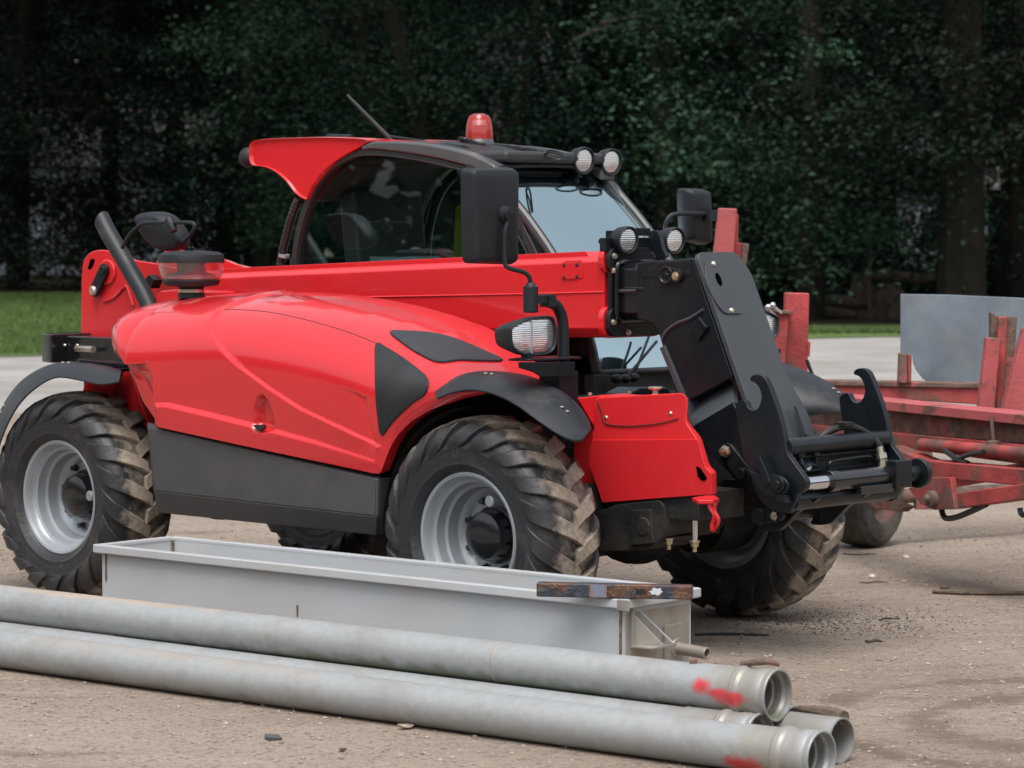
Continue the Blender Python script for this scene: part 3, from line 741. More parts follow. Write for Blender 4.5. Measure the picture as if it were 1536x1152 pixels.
b0_, b1_ = V(1138,775,'y',-.19), V(1165,770,'y',-.19); m_.prism(slot(b0_,b1_,.030,-.19,0), (0,.022,0)); m_.cyl(b0_+Vector((0,-.006,0)), b0_+Vector((0,.36,0)), .028, 24)
lv = m_.build('tilt_link', 'black_steel', head, bev=.003)
m_ = MB()
q = V(1088,677,'y',-.175); m_.lathe(q, (0,-1,0), [(0,.024),(.006,.023),(.007,.018),(.018,.017),(.021,.009),(.0212,.001)], 6)
q = V(1161,774,'y',-.193); m_.lathe(q, (0,-1,0), [(0,.017),(.004,.016),(.005,.011),(.012,.010),(.013,.001)], 6)
m_.build('bolt', 'zinc', lv)
q = V(1088,677,'y',-.197); m_ = MB(); m_.box(q, (.036,.002,.003), Matrix.Rotation(-.2,3,'Y')); m_.build('paint_mark', 'orange_mark', lv)

# ---------------- quick hitch carriage
YC = -.265
hk = [(1125,571),(1126,565),(1132,562),(1139,562),(1146,566),(1150,573),(1156,587),(1166,615),(1174,645),(1180,677),(1188,691),(1201,709),(1209,723),(1206,735),(1196,742),(1193,751),(1186,766),(1181,770),(1155,764),(1139,749),(1128,724),(1122,702),(1114,683),(1108,650),(1103,612),(1105,604),(1110,601),(1117,601),(1122,611),(1130,616),(1138,610),(1142,596),(1139,583),(1132,574)]
hp_ = smoothpoly(Vs(hk, 'y', YC), True, 3)
SEP = .62
hitch = []
for k in range(2):
    pts = [p + Vector((0, SEP*k, 0)) for p in hp_]
    m_ = MB(); m_.prism(pts, (0, .028, 0)); hitch.append(m_.build('hitch_hook_plate', 'black_steel', TH, bev=.003))
def acr(px, py, r, name, m, ya=YC+.02, yb=None, n=24, y=YC, parent=TH, bev=0, dz=0, dx=0):
    c = V(px, py, 'y', y); yb = YC+SEP if yb is None else yb; mm = MB(); mm.cyl(Vector((c.x+dx,ya,c.z+dz)), Vector((c.x+dx,yb,c.z+dz)), r, n); return mm.build(name, m, parent, bev=bev)
acr(1172,672,.032,'upper_cross_tube','black_steel')
acr(1180,752,.036,'lower_cross_tube','black_steel', y=YC)
c = V(1165,710,'y',YC); m_ = MB(); m_.box((c.x,YC+.3,c.z+.01), (.03,.58,.15)); m_.box((c.x+.01,YC+.3,c.z+.052), (.03,.57,.012)); m_.box((c.x+.022,YC+.3,c.z-.0), (.02,.57,.01)); m_.build('hitch_backplate', 'black_steel', TH, bev=.004)
cc = V(1196,727,'y',YC+.02)
m_ = MB(); m_.cyl(Vector((cc.x,YC+.20,cc.z)), Vector((cc.x,YC+SEP-.02,cc.z)), .037, 28); m_.cyl(Vector((cc.x,YC+.19,cc.z)), Vector((cc.x,YC+.24,cc.z)), .041, 28); m_.box((cc.x+.03,YC+.44,cc.z-.04), (.03,.20,.03)); cylo = m_.build('locking_cylinder', 'black_gloss', TH, bev=.003)
m_ = MB(); m_.cyl(Vector((cc.x,YC+.028,cc.z)), Vector((cc.x,YC+.2,cc.z)), .027, 28); m_.build('piston_rod', 'chrome', cylo)
m_ = MB(); m_.box((cc.x+.005,YC+SEP-.03,cc.z+.005), (.10,.10,.10)); m_.cyl(Vector((cc.x+.03,YC+SEP+.02,cc.z)), Vector((cc.x+.03,YC+SEP+.11,cc.z)), .028, 24); m_.lathe((cc.x+.03,YC+SEP+.08,cc.z), (0,1,0), [(0,.02),(.001,.055),(.026,.055),(.028,.02)], 32); m_.build('locking_pin', 'black_steel', TH, bev=.004)
m_ = MB()
bx = V(1190,700,'y',YC+.10)
m_.prism([Vector((bx.x-.02,YC+.09,bx.z-.04)),Vector((bx.x-.02,YC+.09,bx.z+.03)),Vector((bx.x+.03,YC+.09,bx.z+.045)),Vector((bx.x+.06,YC+.09,bx.z-.0)),Vector((bx.x+.05,YC+.09,bx.z-.04))], (0,.01,0)); m_.box((bx.x+.03,YC+.12,bx.z+.02),(.07,.07,.01), Matrix.Rotation(.5,3,'Y')); m_.build('pin_bracket', 'black_steel', TH, bev=.002)
m_ = MB()
for dy, dz in ((.06,-.02),(.12,.0),(.09,-.035)): m_.lathe((bx.x+.045,YC+dy,bx.z+dz), (1,-.2,0), [(0,.012),(.012,.012),(.016,.006),(.0162,.001)], 14)
m_.build('bolt', 'silver', TH)
m_ = MB()
for dy in (.10,.19):
    m_.lathe((c.x+.02,YC+dy,c.z+.062), (1,0,0), [(0,.018),(.014,.018),(.02,.010),(.0201,.001)], 12); m_.tube([(c.x+.025,YC+dy,c.z+.06),(c.x+.025,YC+dy+.01,c.z+.01)], .012, 8)
m_.tube(smoothpoly([(c.x+.03,YC+.25,c.z-.01),(c.x+.045,YC+.25,c.z+.02),(c.x+.045,YC+.28,c.z+.03),(c.x+.045,YC+.45,c.z+.035),(c.x+.045,YC+.50,c.z+.03),(c.x+.03,YC+.50,c.z-.0)], False, 5), .006, 8)
m_.build('guard_loop', 'black_steel', TH, split=True)
hz = [Vector((c.x-.05,YC+.28,c.z+.085)),Vector((c.x-.02,YC+.34,c.z+.13)),Vector((c.x+.0,YC+.42,c.z+.145)),Vector((c.x+.02,YC+.50,c.z+.12)),Vector((cc.x-.02,YC+.535,cc.z+.11)),Vector((cc.x-.005,YC+.54,cc.z+.05))]
m_ = MB(); m_.tube(smoothpoly(hz, False, 6), .013, 10); m_.box((c.x+.0,YC+.40,c.z+.155),(.05,.06,.012)); ho = m_.build('hydraulic_hose', 'hose', TH)
m_ = MB(); d0 = hz[-2]; d1 = hz[-1]; m_.cyl(d0.lerp(d1,.1), d0.lerp(d1,.75), .014, 12); m_.lathe(d0.lerp(d1,.5), d1-d0, [(0,.019),(.02,.019)], 6); m_.cyl(d1+Vector((0,0,.01)), d1+Vector((0,0,-.02)), .017, 6); m_.build('hose_fitting', 'zinc', ho)
# near lever in front of the plate
m_ = MB()
lv_ = smoothpoly(Vs([(1124,703),(1140,711),(1168,712),(1180,718),(1186,729),(1180,742),(1168,745),(1150,742),(1138,728)], 'y', YC-.02), True, 3); m_.prism(lv_, (0,-.014,0)); m_.box(V(1150,706,'y',YC-.015), (.03,.05,.11), Matrix.Rotation(-.5,3,'Y')); m_.prism(Vs([(1170,742),(1185,742),(1187,754),(1172,752)],'y',YC-.01), (0,-.03,0)); m_.cyl(V(1169,727,'y',YC-.03), V(1169,727,'y',YC-.03)+Vector((0,-.022,0)), .016, 20); m_.cyl(V(1169,727,'y',YC-.03)+Vector((0,-.0,0)), V(1169,727,'y',YC-.03)+Vector((.0,-.014,0)), .03, 20); m_.build('locking_lever', 'black_steel', TH, bev=.003)
m_ = MB(); m_.prism(smoothpoly(Vs([(1140,793),(1152,776),(1175,762),(1205,752),(1226,748),(1214,758),(1196,768),(1180,785),(1168,795),(1150,797)], 'y', -.16), True, 3), (0,.03,0)); m_.prism([p+Vector((0,.30,0)) for p in smoothpoly(Vs([(1140,793),(1152,776),(1175,762),(1205,752),(1226,748),(1214,758),(1196,768),(1180,785),(1168,795),(1150,797)], 'y', -.16), True, 3)], (0,.03,0)); m_.build('tilt_arm', 'black_steel', TH, bev=.004, split=True)
m_ = MB(); m_.prism(Vs([(1190,610),(1194,609),(1209,652),(1203,656)], 'y', .10), (0,.02,0)); m_.build('stiffener', 'plate_grey', head)

# ---------------- rear tower
m_ = MB()
tw = corner(Vs([(121,505),(122,420),(124,392),(134,378),(150,374),(165,377),(200,390),(237,396),(262,402),(262,470),(190,505)], 'y', -.22), [0,.02,.03,.03,.03,.02,.02,0,0,0,0])
m_.prism(tw, (0,.025,0)); tower = m_.build('boom_pivot_tower', 'red', TH, bev=.004)
m_ = MB(); m_.prism([p+Vector((0,.42,0)) for p in tw], (0,.025,0)); m_.prism([p+Vector((.02,.045,-.02)) for p in corner(Vs([(160,505),(175,440),(200,415),(262,410),(262,505)],'y',-.24), .02)], (0,.34,0)); m_.build('tower_inner', 'red', tower, bev=.004)
m_ = MB(); far = smoothpoly(Vs([(262,398),(300,383),(330,388),(352,396),(372,404),(372,420),(262,420)], 'y', .1), True, 3); m_.prism(far, (0,.025,0)); m_.build('tower_far_plate', 'red', tower, bev=.003)
m_ = MB(); m_.prism(corner(Vs([(131,403),(136,388),(143,389),(139,401),(135,405)],'y',-.2205), .008), (0,.01,0)); m_.build('lifting_hole', 'void', tower)
m_ = MB(); a_, b_ = V(154,405,'y',-.25), V(140,436,'y',-.25); m_.prism(slot(a_, b_, .028, -.25, 0), (0,.016,0)); m_.lathe(a_+Vector((0,.0,0)), (0,-1,0), [(0,.02),(.006,.018),(.0061,.001)], 20); pk = m_.build('pin_keeper', 'black_steel', tower, bev=.003)
m_ = MB(); m_.lathe(b_, (0,-1,0), [(0,.022),(.006,.021),(.012,.014),(.0125,.001)], 18); m_.build('bolt', 'zinc', pk)
m_ = MB(); m_.lathe(V(162,408,'y',-.222), (0,-1,0), [(0,.055),(.006,.055),(.010,.05),(.0101,.001)], 32); m_.build('pivot_boss', 'red', tower)
m_ = MB(); m_.tube(smoothpoly(Vs([(155,452),(170,447),(187,430),(192,434),(200,458)],'y',-.225), False, 4), .006, 6); m_.build('weld_bead', 'red', tower)
m_ = MB(); m_.prism(Vs([(214,424),(222,412),(231,420),(226,433),(219,430)],'y',-.30), (0,.05,0)); m_.build('exhaust_clamp', 'black_steel', TH, bev=.002)
m_ = MB(); m_.prism(corner([V(a,b,'y',-.38) for a,b in ((230,447),(240,436),(262,434),(300,438),(300,455),(232,456))], .01), (0,.2,0)); m_.build('intake_base', 'red', TH, bev=.008, seg=3)
# exhaust
ex = smoothpoly(Vs([(232,478),(215,440),(185,388),(163,350),(153,330)], 'y', -.40), False, 4)
m_ = MB(); m_.tube(ex, .036, 24, cap=False)
tip = ex[-1]; td = (ex[-1]-ex[-2]).normalized()
m_.bm.free(); m_ = MB()
# oblique cut at the tip
rows = []
n = 28; dirp = [ (ex[min(i+1,len(ex)-1)]-ex[max(i-1,0)]).normalized() for i in range(len(ex))]
for i,p in enumerate(ex):
    a = Vector((0,1,0)); b = dirp[i].cross(a).normalized()
    last = i == len(ex)-1
    rows.append([p + a*.037*cos(2*pi*k/n) + b*.037*sin(2*pi*k/n) + (dirp[i]*(-.02*sin(2*pi*k/n)) if last else Vector()) for k in range(n)])
rows2 = [[ex[i] + (q-ex[i])*.88 if i < len(ex)-1 else q + (ex[i]-q)*.12 + Vector((0,0,-.0)) for q in r] for i, r in enumerate(rows)]
m_.grid(rows, True); m_.grid(rows2[::-1], True); m_.grid([rows[-1], rows2[-1]], True)
m_.build('exhaust_pipe', 'roofgrey' if False else 'fender', TH)
# air intake with clear bowl
ic = V(287,440,'y',-.52)
def iz(py): return V(287,py,'y',-.52).z
S_ = 1/ (F/12.3)
m_ = MB()
R_ = lambda px_: px_/2*S_*1.0
m_.lathe((ic.x,ic.y,0), (0,0,1), [(iz(447),R_(40)),(iz(440),R_(38)),(iz(439),R_(36)),(iz(431),R_(36)),(iz(430),R_(46)),(iz(428),R_(78)),(iz(421),R_(84)),(iz(418),R_(78)),(iz(417),R_(60))], 40)
intake = m_.build('air_intake', 'plastic', TH)
m_ = MB(); m_.lathe((ic.x,ic.y,0), (0,0,1), [(iz(420),R_(80)),(iz(414),R_(88)),(iz(405),R_(93)),(iz(395),R_(96)),(iz(392),R_(96))], 40, False)
b_ = m_.build('intake_bowl', 'bowl', intake); 
m_ = MB(); m_.lathe((ic.x,ic.y,0), (0,0,1), [(iz(419),R_(76)),(iz(412),R_(70)),(iz(408),R_(40)),(iz(393),R_(34))], 32); 
for k in range(6):
    a = pi*k/6; m_.box((ic.x,ic.y,(iz(411)+iz(393))/2), (R_(84),.003,iz(393)-iz(411)), Matrix.Rotation(a,3,'Z'))
m_.build('intake_vanes', mat('dusty_vane',(.30,.24,.22),.7,var=.3), intake)
m_ = MB(); m_.lathe((ic.x,ic.y,0), (0,0,1), [(iz(394),R_(97)),(iz(388),R_(97)),(iz(382),R_(94)),(iz(378),R_(80)),(iz(376),R_(30)),(iz(375.8),.001)], 40); m_.build('intake_cap', 'plastic', intake)
m_ = MB(); zt2 = iz(377); m_.cyl((ic.x,ic.y,zt2),(ic.x,ic.y,zt2+.015), .008, 10); 
for s_ in (-1,1): m_.tube([(ic.x,ic.y,zt2+.006),(ic.x+.012*s_,ic.y-.006*s_,zt2+.010),(ic.x+.022*s_,ic.y-.010*s_,zt2+.018)], .005, 6)
m_.build('wing_nut', 'black_steel', intake)
m_ = MB(); m_.lathe((ic.x,ic.y,0), (0,0,1), [(iz(438.5),R_(37.5)),(iz(434),R_(37.5))], 32); m_.build('hose_clamp', 'zinc', intake)
# rear bumper box
m_ = MB()
zt3, zb3 = V(57,500,'y',-.42).z, V(57,543,'y',-.42).z
xa = V(57,520,'y',-.42).x
m_.prism([Vector((xa,-.42,zb3)),Vector((xa,-.42,zt3)),Vector((xa,-.30,zt3)),Vector((xa,-.30,zb3))], (.0,.0,.0)) if False else None
pts = [Vector((xa,-.40,0)),Vector((xa+.10,-.44,0)),Vector((xa+.12,-.44,0)),Vector((xa+.12,.44,0)),Vector((xa+.10,.44,0)),Vector((xa,.40,0))]
m_.hull([Vector((p.x,p.y,zb3)) for p in pts], [Vector((p.x,p.y,zt3)) for p in pts])
m_.hull([Vector((p[0],p[1],zb3)) for p in ((xa+.05,-.36),(xa+.6,-.36),(xa+.6,.36),(xa+.05,.36))], [Vector((p[0],p[1],zt3-.01)) for p in ((xa+.05,-.36),(xa+.6,-.36),(xa+.6,.36),(xa+.05,.36))])
bo_ = m_.build('rear_bumper', 'black_gloss', TH, bev=.006)
m_ = MB()
for a,b in ((97,518),(116,518)): m_.ball(V(a,b,'y',-.37), .010, (1,.7,.7), 10)
m_.cyl(V(115,523,'y',-.36), V(140,524,'y',-.40), .014, 12)
m_.build('bolt', 'zinc', bo_)
m_ = MB(); m_.prism(Vs([(150,548),(196,556),(212,606),(225,640),(225,700),(180,720),(120,600),(130,560)], 'y', -.55), (0,.08,0)); m_.build('rear_wheel_shield', 'red', TH, bev=.005)

# ---------------- cab
YA, YZ = .14, .86
win_o = [(436,402),(438,375),(447,330),(462,288),(480,260),(500,242),(520,231),(545,224),(580,226),(620,231),(660,239),(700,250),(735,263),(752,275),(768,302),(785,338),(806,382),(812,402)]
win_i = [(444,402),(446,375),(456,330),(471,290),(489,264),(507,248),(526,238),(545,233),(580,233.5),(620,239),(660,247),(695,256),(722,266),(738,278),(754,305),(771,340),(792,382),(798,402)]
o3, i3 = smoothpoly(Vs(win_o,'y',YA), False, 4), smoothpoly(Vs(win_i,'y',YA), False, 4)
m_ = MB(); m_.ring(o3, i3, (0,.04,0)); 
sh_ = Vector((.0,YZ-YA-.04,.0))
m_.ring([p+sh_ for p in o3], [p+sh_ for p in i3], (0,.04,0))
m_.ring(Vs([(436,400),(812,380)],'y',YA), Vs([(436,470),(812,470)],'y',YA), (0,.04,0))
zc0 = .70
m_.box(((-2.0-.45)/2, YA+.02, .95), (1.55,.04,.50)); m_.box(((-2.0-.45)/2, YZ-.02, 1.0), (1.55,.04,.62)); m_.box((-2.0,(YA+YZ)/2,1.05),(.04,YZ-YA,.62))
cab = m_.build('cab', 'frame', TH, bev=.004)
# B pillar on far side, curved
m_ = MB(); bpil = smoothpoly(Vs([(640,395),(642,350),(655,300),(672,272),(690,258)],'y',YZ-.03), False, 4); m_.tube(bpil, .022, 8)
bp2 = smoothpoly(Vs([(604,395),(612,330),(600,290),(560,270),(520,262)],'y',YZ-.05), False, 4); m_.tube(bp2, .012, 8)
m_.build('door_frame', 'frame', cab)
m_ = MB(); m_.tube(Vs([(525,395),(530,330),(532,275)],'y',.5), .016, 10); m_.build('grab_pole', 'pole', cab)
# windows
m_ = MB(); m_.prism([p+Vector((0,.018,0)) for p in i3], (0,.004,0)); m_.build('side_window', 'window', cab, smooth=False)
m_ = MB(); m_.prism([p+Vector((0,YZ-YA-.02,0)) for p in i3], (0,.004,0)); m_.build('far_side_window', 'window', cab, smooth=False)
m_ = MB(); m_.box((-1.99,(YA+YZ)/2,1.50),(.006,YZ-YA-.1,.42)); m_.build('rear_window', 'window', cab, smooth=False)
# near pillar seals
m_ = MB(); m_.tube([p+Vector((0,-.002,0)) for p in i3], .004, 6); m_.build('window_seal', 'rubber', cab)
# windscreen
wsp = [(-.885,1.712),(-.85,1.685),(-.785,1.632),(-.675,1.534),(-.59,1.448),(-.52,1.368),(-.44,1.26),(-.37,1.13),(-.325,1.02),(-.30,.925)]
wsc = smoothpoly([Vector((x,0,z)) for x,z in wsp], False, 4)
def bow(p, y): t = (y-YA)/(YZ-YA)*2-1; return Vector((p.x + .035*(1-t*t), y, p.z))
m_ = MB(); m_.grid([[bow(p, YA+.03+(YZ-YA-.06)*j/12) for p in wsc] for j in range(13)]); m_.build('windscreen', 'windscreen', cab)
for y_ in (YA+.015, YZ-.015):
    m_ = MB(); m_.tube([bow(p,y_)+Vector((.004,0,.004)) for p in wsc], .022, 10); m_.build('windscreen_pillar', 'frame', cab)
m_ = MB(); m_.tube([bow(wsc[-1],YA+(YZ-YA)*j/10) for j in range(11)], .014, 8); m_.box((-.30,(YA+YZ)/2,.80),(.05,YZ-YA+.04,.24)); m_.build('front_bulkhead', 'interior', cab, bev=.006)
# triangular quarter glass detail
m_ = MB(); m_.prism(Vs([(775,345),(782,345),(795,383),(775,385)],'y',YA-.003), (0,.004,0)); m_.build('quarter_glass', 'window', cab)
# interior
m_ = MB(); m_.box((-1.25,.5,1.0),(1.3,.66,.05)); m_.box((-1.55,.5,1.10),(.45,.45,.12)); m_.box((-1.80,.5,1.40),(.10,.42,.50), Matrix.Rotation(-.12,3,'Y')); m_.box((-1.3,.5,1.775),(1.0,.62,.05)); m_.box((-.50,.5,1.05),(.25,.66,.14)); m_.box((-.62,.52,1.12),(.18,.3,.1)); seat = m_.build('seat', 'interior', cab, bev=.02)
m_ = MB(); cst = Vector((-.85,.5,1.30)); axs = Vector((-.5,0,.87)).normalized(); a_ = Vector((0,1,0)); b_ = axs.cross(a_); m_.tube([cst + (a_*cos(2*pi*k/28)+b_*sin(2*pi*k/28))*.17 for k in range(29)], .014, 8); m_.tube([cst, cst-axs*.3], .03, 10); m_.tube([cst-a_*.16, cst+a_*.16], .012, 8); m_.build('steering_wheel', 'interior', cab)
m_ = MB(); m_.prism(corner(Vs([(520,392),(545,383),(575,388),(620,384),(640,396),(520,398)],'y',.35), .02), (0,.15,0)); m_.build('seat_cover_bag', 'pole', cab)
m_ = MB(); m_.prism([V(a,b,'y',.45) for a,b in ((905,522),(925,508),(932,515),(918,527))], (0,.05,0)); m_.prism([V(a,b,'y',.4) for a,b in ((866,533),(872,531),(876,535),(868,536))], (0,.03,0)); m_.build('paper_sheet', 'paper', cab)
m_ = MB(); m_.prism(Vs([(678,395),(682,310),(700,300),(704,395)],'y',.80), (0,.02,0)); m_.build('hanging_vest', 'hivis', cab, bev=.01)
# roof
m_ = MB()
rail_o = Vs([(541,219),(556,213),(575,212),(610,213),(650,218),(695,228),(726,240),(742,249)],'y',YA-.01)
rail_i = Vs([(541,226),(556,224),(580,226),(612,230),(652,237),(692,247),(722,257),(742,268)],'y',YA-.01)
r1, r2 = smoothpoly(rail_o, False, 4), smoothpoly(rail_i, False, 4)
m_.ring(r1, r2, (0,.09,0)); m_.ring([p+Vector((0,YZ-YA-.07,0)) for p in r1], [p+Vector((0,YZ-YA-.07,0)) for p in r2], (0,.09,0))
m_.build('roof_rail', 'roofgrey', cab, bev=.012, seg=3)
m_ = MB(); rs = [p+Vector((0,.02,-.002)) for p in r1]
m_.grid([[Vector((p.x, YA+.02+(YZ-YA-.04)*j/8, p.z+.012*(1-(j/4-1)**2))) for p in rs] for j in range(9)])
ro_ = m_.build('roof_panel', 'plastic', cab); so = ro_.modifiers.new('s','SOLIDIFY'); so.thickness=.012; so.offset=-1
m_ = MB(); m_.prism([Vector((-.868,YA-.01,1.698)),Vector((-.868,YA-.01,1.722)),Vector((-.97,YA-.01,1.760)),Vector((-.97,YA-.01,1.715))], (0,YZ-YA+.03,0)); m_.build('roof_front_bar', 'frame', cab, bev=.006)
# red rear visor
vz = [(369,224),(372,213),(384,209),(405,207),(440,206),(480,205),(520,206),(552,209),(542,218),(522,229),(503,241),(486,260),(470,280),(460,297),(455,300),(441,291),(427,273),(410,258),(392,250),(372,246)]
vp = Vs(vz,'y',YA-.02); m_ = MB(); n = len(vp)
cvs = Vector((sum(p.x for p in vp)/n,0,sum(p.z for p in vp)/n))
def lay(y, k): return [Vector((cvs.x+(p.x-cvs.x)*k, y, cvs.z+(p.z-cvs.z)*k)) for p in smoothpoly(vp,True,3)]
for y0_, y1_ in ((YA,YA+.16),(YZ-.16,YZ)):
    m_ = MB(); rows = [lay(y0_+.0,.93), lay(y0_-.012,.97), lay(y0_+.0,1.0), lay(y0_+.05,1.015), lay(y1_-.05,1.015), lay(y1_,1.0), lay(y1_+.004,.97), lay(y1_,.93)]
    m_.grid(rows, True, True); m_.build('roof_visor', 'red', cab, ang=40)
m_ = MB(); m_.prism([p+Vector((0,.14,-.004)) for p in Vs([(371,222),(374,213),(405,208),(480,206),(550,210),(544,216),(480,218),(400,224),(373,232)],'y',YA)], (0,YZ-YA-.28,0)); m_.build('roof_visor_bridge', 'red', cab, bev=.01)
m_ = MB(); hl = [p for p in i3 if p.z > 1.60]; m_.grid([[p+Vector((0,.045+(YZ-YA-.09)*j/4,-.006)) for p in hl] for j in range(5)]); m_.build('headliner', 'headliner', cab)
m_ = MB(); m_.prism([Vector((p.x,p.y,p.z)) for p in Vs([(552,209),(580,209.5),(650,213),(652,216),(600,213),(553,213)],'y',YA+.10)], (0,.5,0)); m_.build('roof_spine', 'red', cab, bev=.004)
m_ = MB()
for y_ in (YA+.08, YZ-.08): m_.ball(V(369,236,'y',YA+.0)*1.0 + Vector((-.012,y_-YA-.06,0)), .042, (1.0,.8,1.05), 16)
m_.build('rear_lamp', 'rubber', cab, split=True)
# ribbed hose behind the cab
m_ = MB(); hp2 = smoothpoly(Vs([(420,404),(424,378),(432,345),(440,318),(448,298)],'y',YA+.02), False, 8); m_.tube(hp2, [.020 if i%2 else .017 for i in range(len(hp2))], 14); hz_ = m_.build('ribbed_hose', 'hose', TH)
m_ = MB(); q = V(426,384,'y',YA+.02); m_.lathe(q, (.2,0,1), [(-.006,.024),(.008,.024)], 20); m_.build('hose_clamp', 'silver', hz_)
# antenna
m_ = MB(); an = Vs([(589,212),(580,203),(521,143)],'y',.5); m_.tube([an[0],an[1],an[2]], [.013,.010,.007], 10); m_.lathe(V(586,213,'y',.5)-Vector((0,0,.006)), (0,0,1), [(0,.035),(.010,.03),(.018,.012)], 16); m_.tube([V(586,205,'y',.5), V(620,210,'y',.5), V(640,213,'y',.5)], .007, 8); m_.tube([V(492,205,'y',.4),V(528,206,'y',.4)], .012, 8); m_.build('antenna', 'plastic', TH)
# wiper on roof
m_ = MB(); m_.tube(Vs([(652,218),(670,217),(705,228),(742,240)],'y',.28), .006, 6); m_.tube(Vs([(655,222),(690,222),(722,231),(740,240)],'y',.24), .005, 6); m_.tube(Vs([(668,216),(700,220),(728,234)],'y',.25), .004, 6); m_.build('roof_wiper', 'plastic', TH)
# beacon
yb_ = .5
def bz(py, px=719): return V(px,py,'y',yb_).z
bc = V(719,215,'y',yb_); S2 = 1/(F/(12.05)); Rb = lambda w_: w_/2*S2
m_ = MB(); m_.lathe((bc.x,bc.y,0), (0,0,1), [(bz(226),Rb(48)),(bz(216),Rb(46)),(bz(210),Rb(43)),(bz(208),Rb(40))], 32); beacon = m_.build('beacon', 'roofgrey', TH)
m_ = MB(); m_.lathe((bc.x,bc.y,0), (0,0,1), [(bz(210),Rb(42)),(bz(205),Rb(42)),(bz(190),Rb(40)),(bz(179),Rb(36)),(bz(173),Rb(28)),(bz(170.5),Rb(16)),(bz(170),.001)], 32, False); m_.build('beacon_lens', 'redlens', beacon)
m_ = MB(); m_.lathe((bc.x,bc.y,0), (0,0,1), [(bz(209),Rb(22)),(bz(200),Rb(20)),(bz(188),Rb(26)),(bz(180),Rb(20)),(bz(179),.001)], 20); m_.build('beacon_reflector', 'chrome', beacon)
m_ = MB()
for k in range(7): m_.lathe((bc.x,bc.y,bz(208)+(bz(186)-bz(208))*k/6), (0,0,1), [(-.0012,Rb(42.5)-.0012*k*.6),(.0012,Rb(42.5)-.0012*k*.6)], 32, False)
m_.build('lens_rib', 'redlens', beacon)
# coiled cable
def coil(path, r, turns, wr):
    P = smoothpoly(path, False, 12); L = [0]
    for a, b in zip(P,P[1:]): L.append(L[-1]+(b-a).length)
    out = []; N_ = turns*8
    for k in range(N_+1):
        s = L[-1]*k/N_; j = min(len(P)-2, max(0, int(np.searchsorted(L,s))-1)); p = P[j].lerp(P[j+1], (s-L[j])/max(1e-9,L[j+1]-L[j])); t = (P[j+1]-P[j]).normalized(); a = t.cross(Vector((0,0,1))).normalized(); b = a.cross(t); an_ = 2*pi*k/8
        out.append(p + (a*cos(an_)+b*sin(an_))*r)
    mm = MB(); mm.tube(out, wr, 5); return mm
coil([V(691,209,'y',.42),V(702,212,'y',.40),V(715,217,'y',.40),V(728,219,'y',.40)], .010, 12, .0035).build('coiled_cable', 'hose', beacon)
coil([V(740,219,'y',.5),V(770,222,'y',.5),V(800,226,'y',.48),V(822,231,'y',.45)], .0075, 26, .003).build('coiled_cable', 'hose', TH)
m_ = MB(); m_.tube(smoothpoly([V(820,232,'y',.42),V(822,226,'y',.42),V(835,227,'y',.42),V(848,233,'y',.4),V(838,238,'y',.4),V(822,236,'y',.42),V(818,230,'y',.42),V(832,229,'y',.4),V(850,236,'y',.38)], False, 4), .0045, 6); m_.build('lamp_cable', 'hose', TH)
# work lamps
def lamp(px, py, y, R, dirv=(1,-.10,-.12), L=.085, name='work_lamp'):
    c = V(px, py, 'y', y); d = Vector(dirv).normalized()
    m_ = MB(); m_.lathe(c, d, [(-L,.012),(-L+.008,R*.5),(-L*.55,R*.86),(-L*.15,R*1.02),(.004,R*1.04),(.007,R*.98),(.004,R*.90),(-.006,R*.86)], 36); o = m_.build(name, 'plastic', TH)
    m_ = MB(); m_.lathe(c, d, [(-.004,R*.88),(.001,R*.80),(.005,R*.5),(.0062,.001)], 32, False); le = m_.build('lens', 'lens', o)
    return c, d
for px_, py_, R_2 in ((876,241,.055),(917,243,.055)):
    c, d = lamp(px_, py_, V(px_,py_,'x',-.80).y, R_2)
    m_ = MB(); m_.box(c+Vector((-.07,0,-.055)), (.10,.03,.03)); m_.box(c-d*.04+Vector((0,0,-.05)), (.03,.025,.04)); m_.build('lamp_bracket', 'black_steel', TH, bev=.002)
for px_, py_, y_, R_2 in ((942,360,-.10,.050),(1012,361,.155,.050)):
    c, d = lamp(px_, py_, y_, R_2)
m_ = MB(); zt4 = zt_; m_.box((.02,-.02,zt4+.008),(.03,.30,.05)); m_.box((.03,.03,zt4+.055),(.03,.10,.03)); m_.prism(Vs([(972,365),(985,345),(990,355),(994,372),(1000,385),(985,390)],'y',.03), (0,.02,0)); m_.cyl(V(900,362,'y',-.1),V(925,362,'y',-.1), .012, 10); m_.box((.01,-.10,zt4+.02),(.03,.05,.08)); m_.box((.01,.15,zt4+.02),(.03,.05,.08)); m_.build('lamp_bracket', 'black_steel', TH, bev=.003)
# hydraulic lines / wiper arms at the bulkhead
m_ = MB()
for a,b in (((985,512),(938,568)),((975,500),(950,566))):
    m_.tube([bow(wsc[-8],.5)+Vector((.02,0,.02)), bow(wsc[-1],.36)+Vector((.03,0,-.02))] if False else [V(a[0],a[1],'x',-.25), V(b[0],b[1],'x',-.22)], .006, 6)
for px_, py_ in ((938,568),(950,566),(925,568)): m_.ball(V(px_,py_,'x',-.22), .024, (1,1,.8), 12)
m_.build('windscreen_wiper', 'plastic', TH)
m_ = MB(); m_.prism([V(a,b,'x',-.1) for a,b in ((905,590),(925,580),(965,580),(978,592),(960,596))], (.12,0,0)); m_.build('valve_cover', 'black_steel', TH, bev=.006)

# ---------------- mirrors
def mirror(px0, py0, px1, py1, y, name='mirror', th=.07, rot=0.):
    a, b = V(px0,py0,'y',y), V(px1,py1,'y',y); return a, b
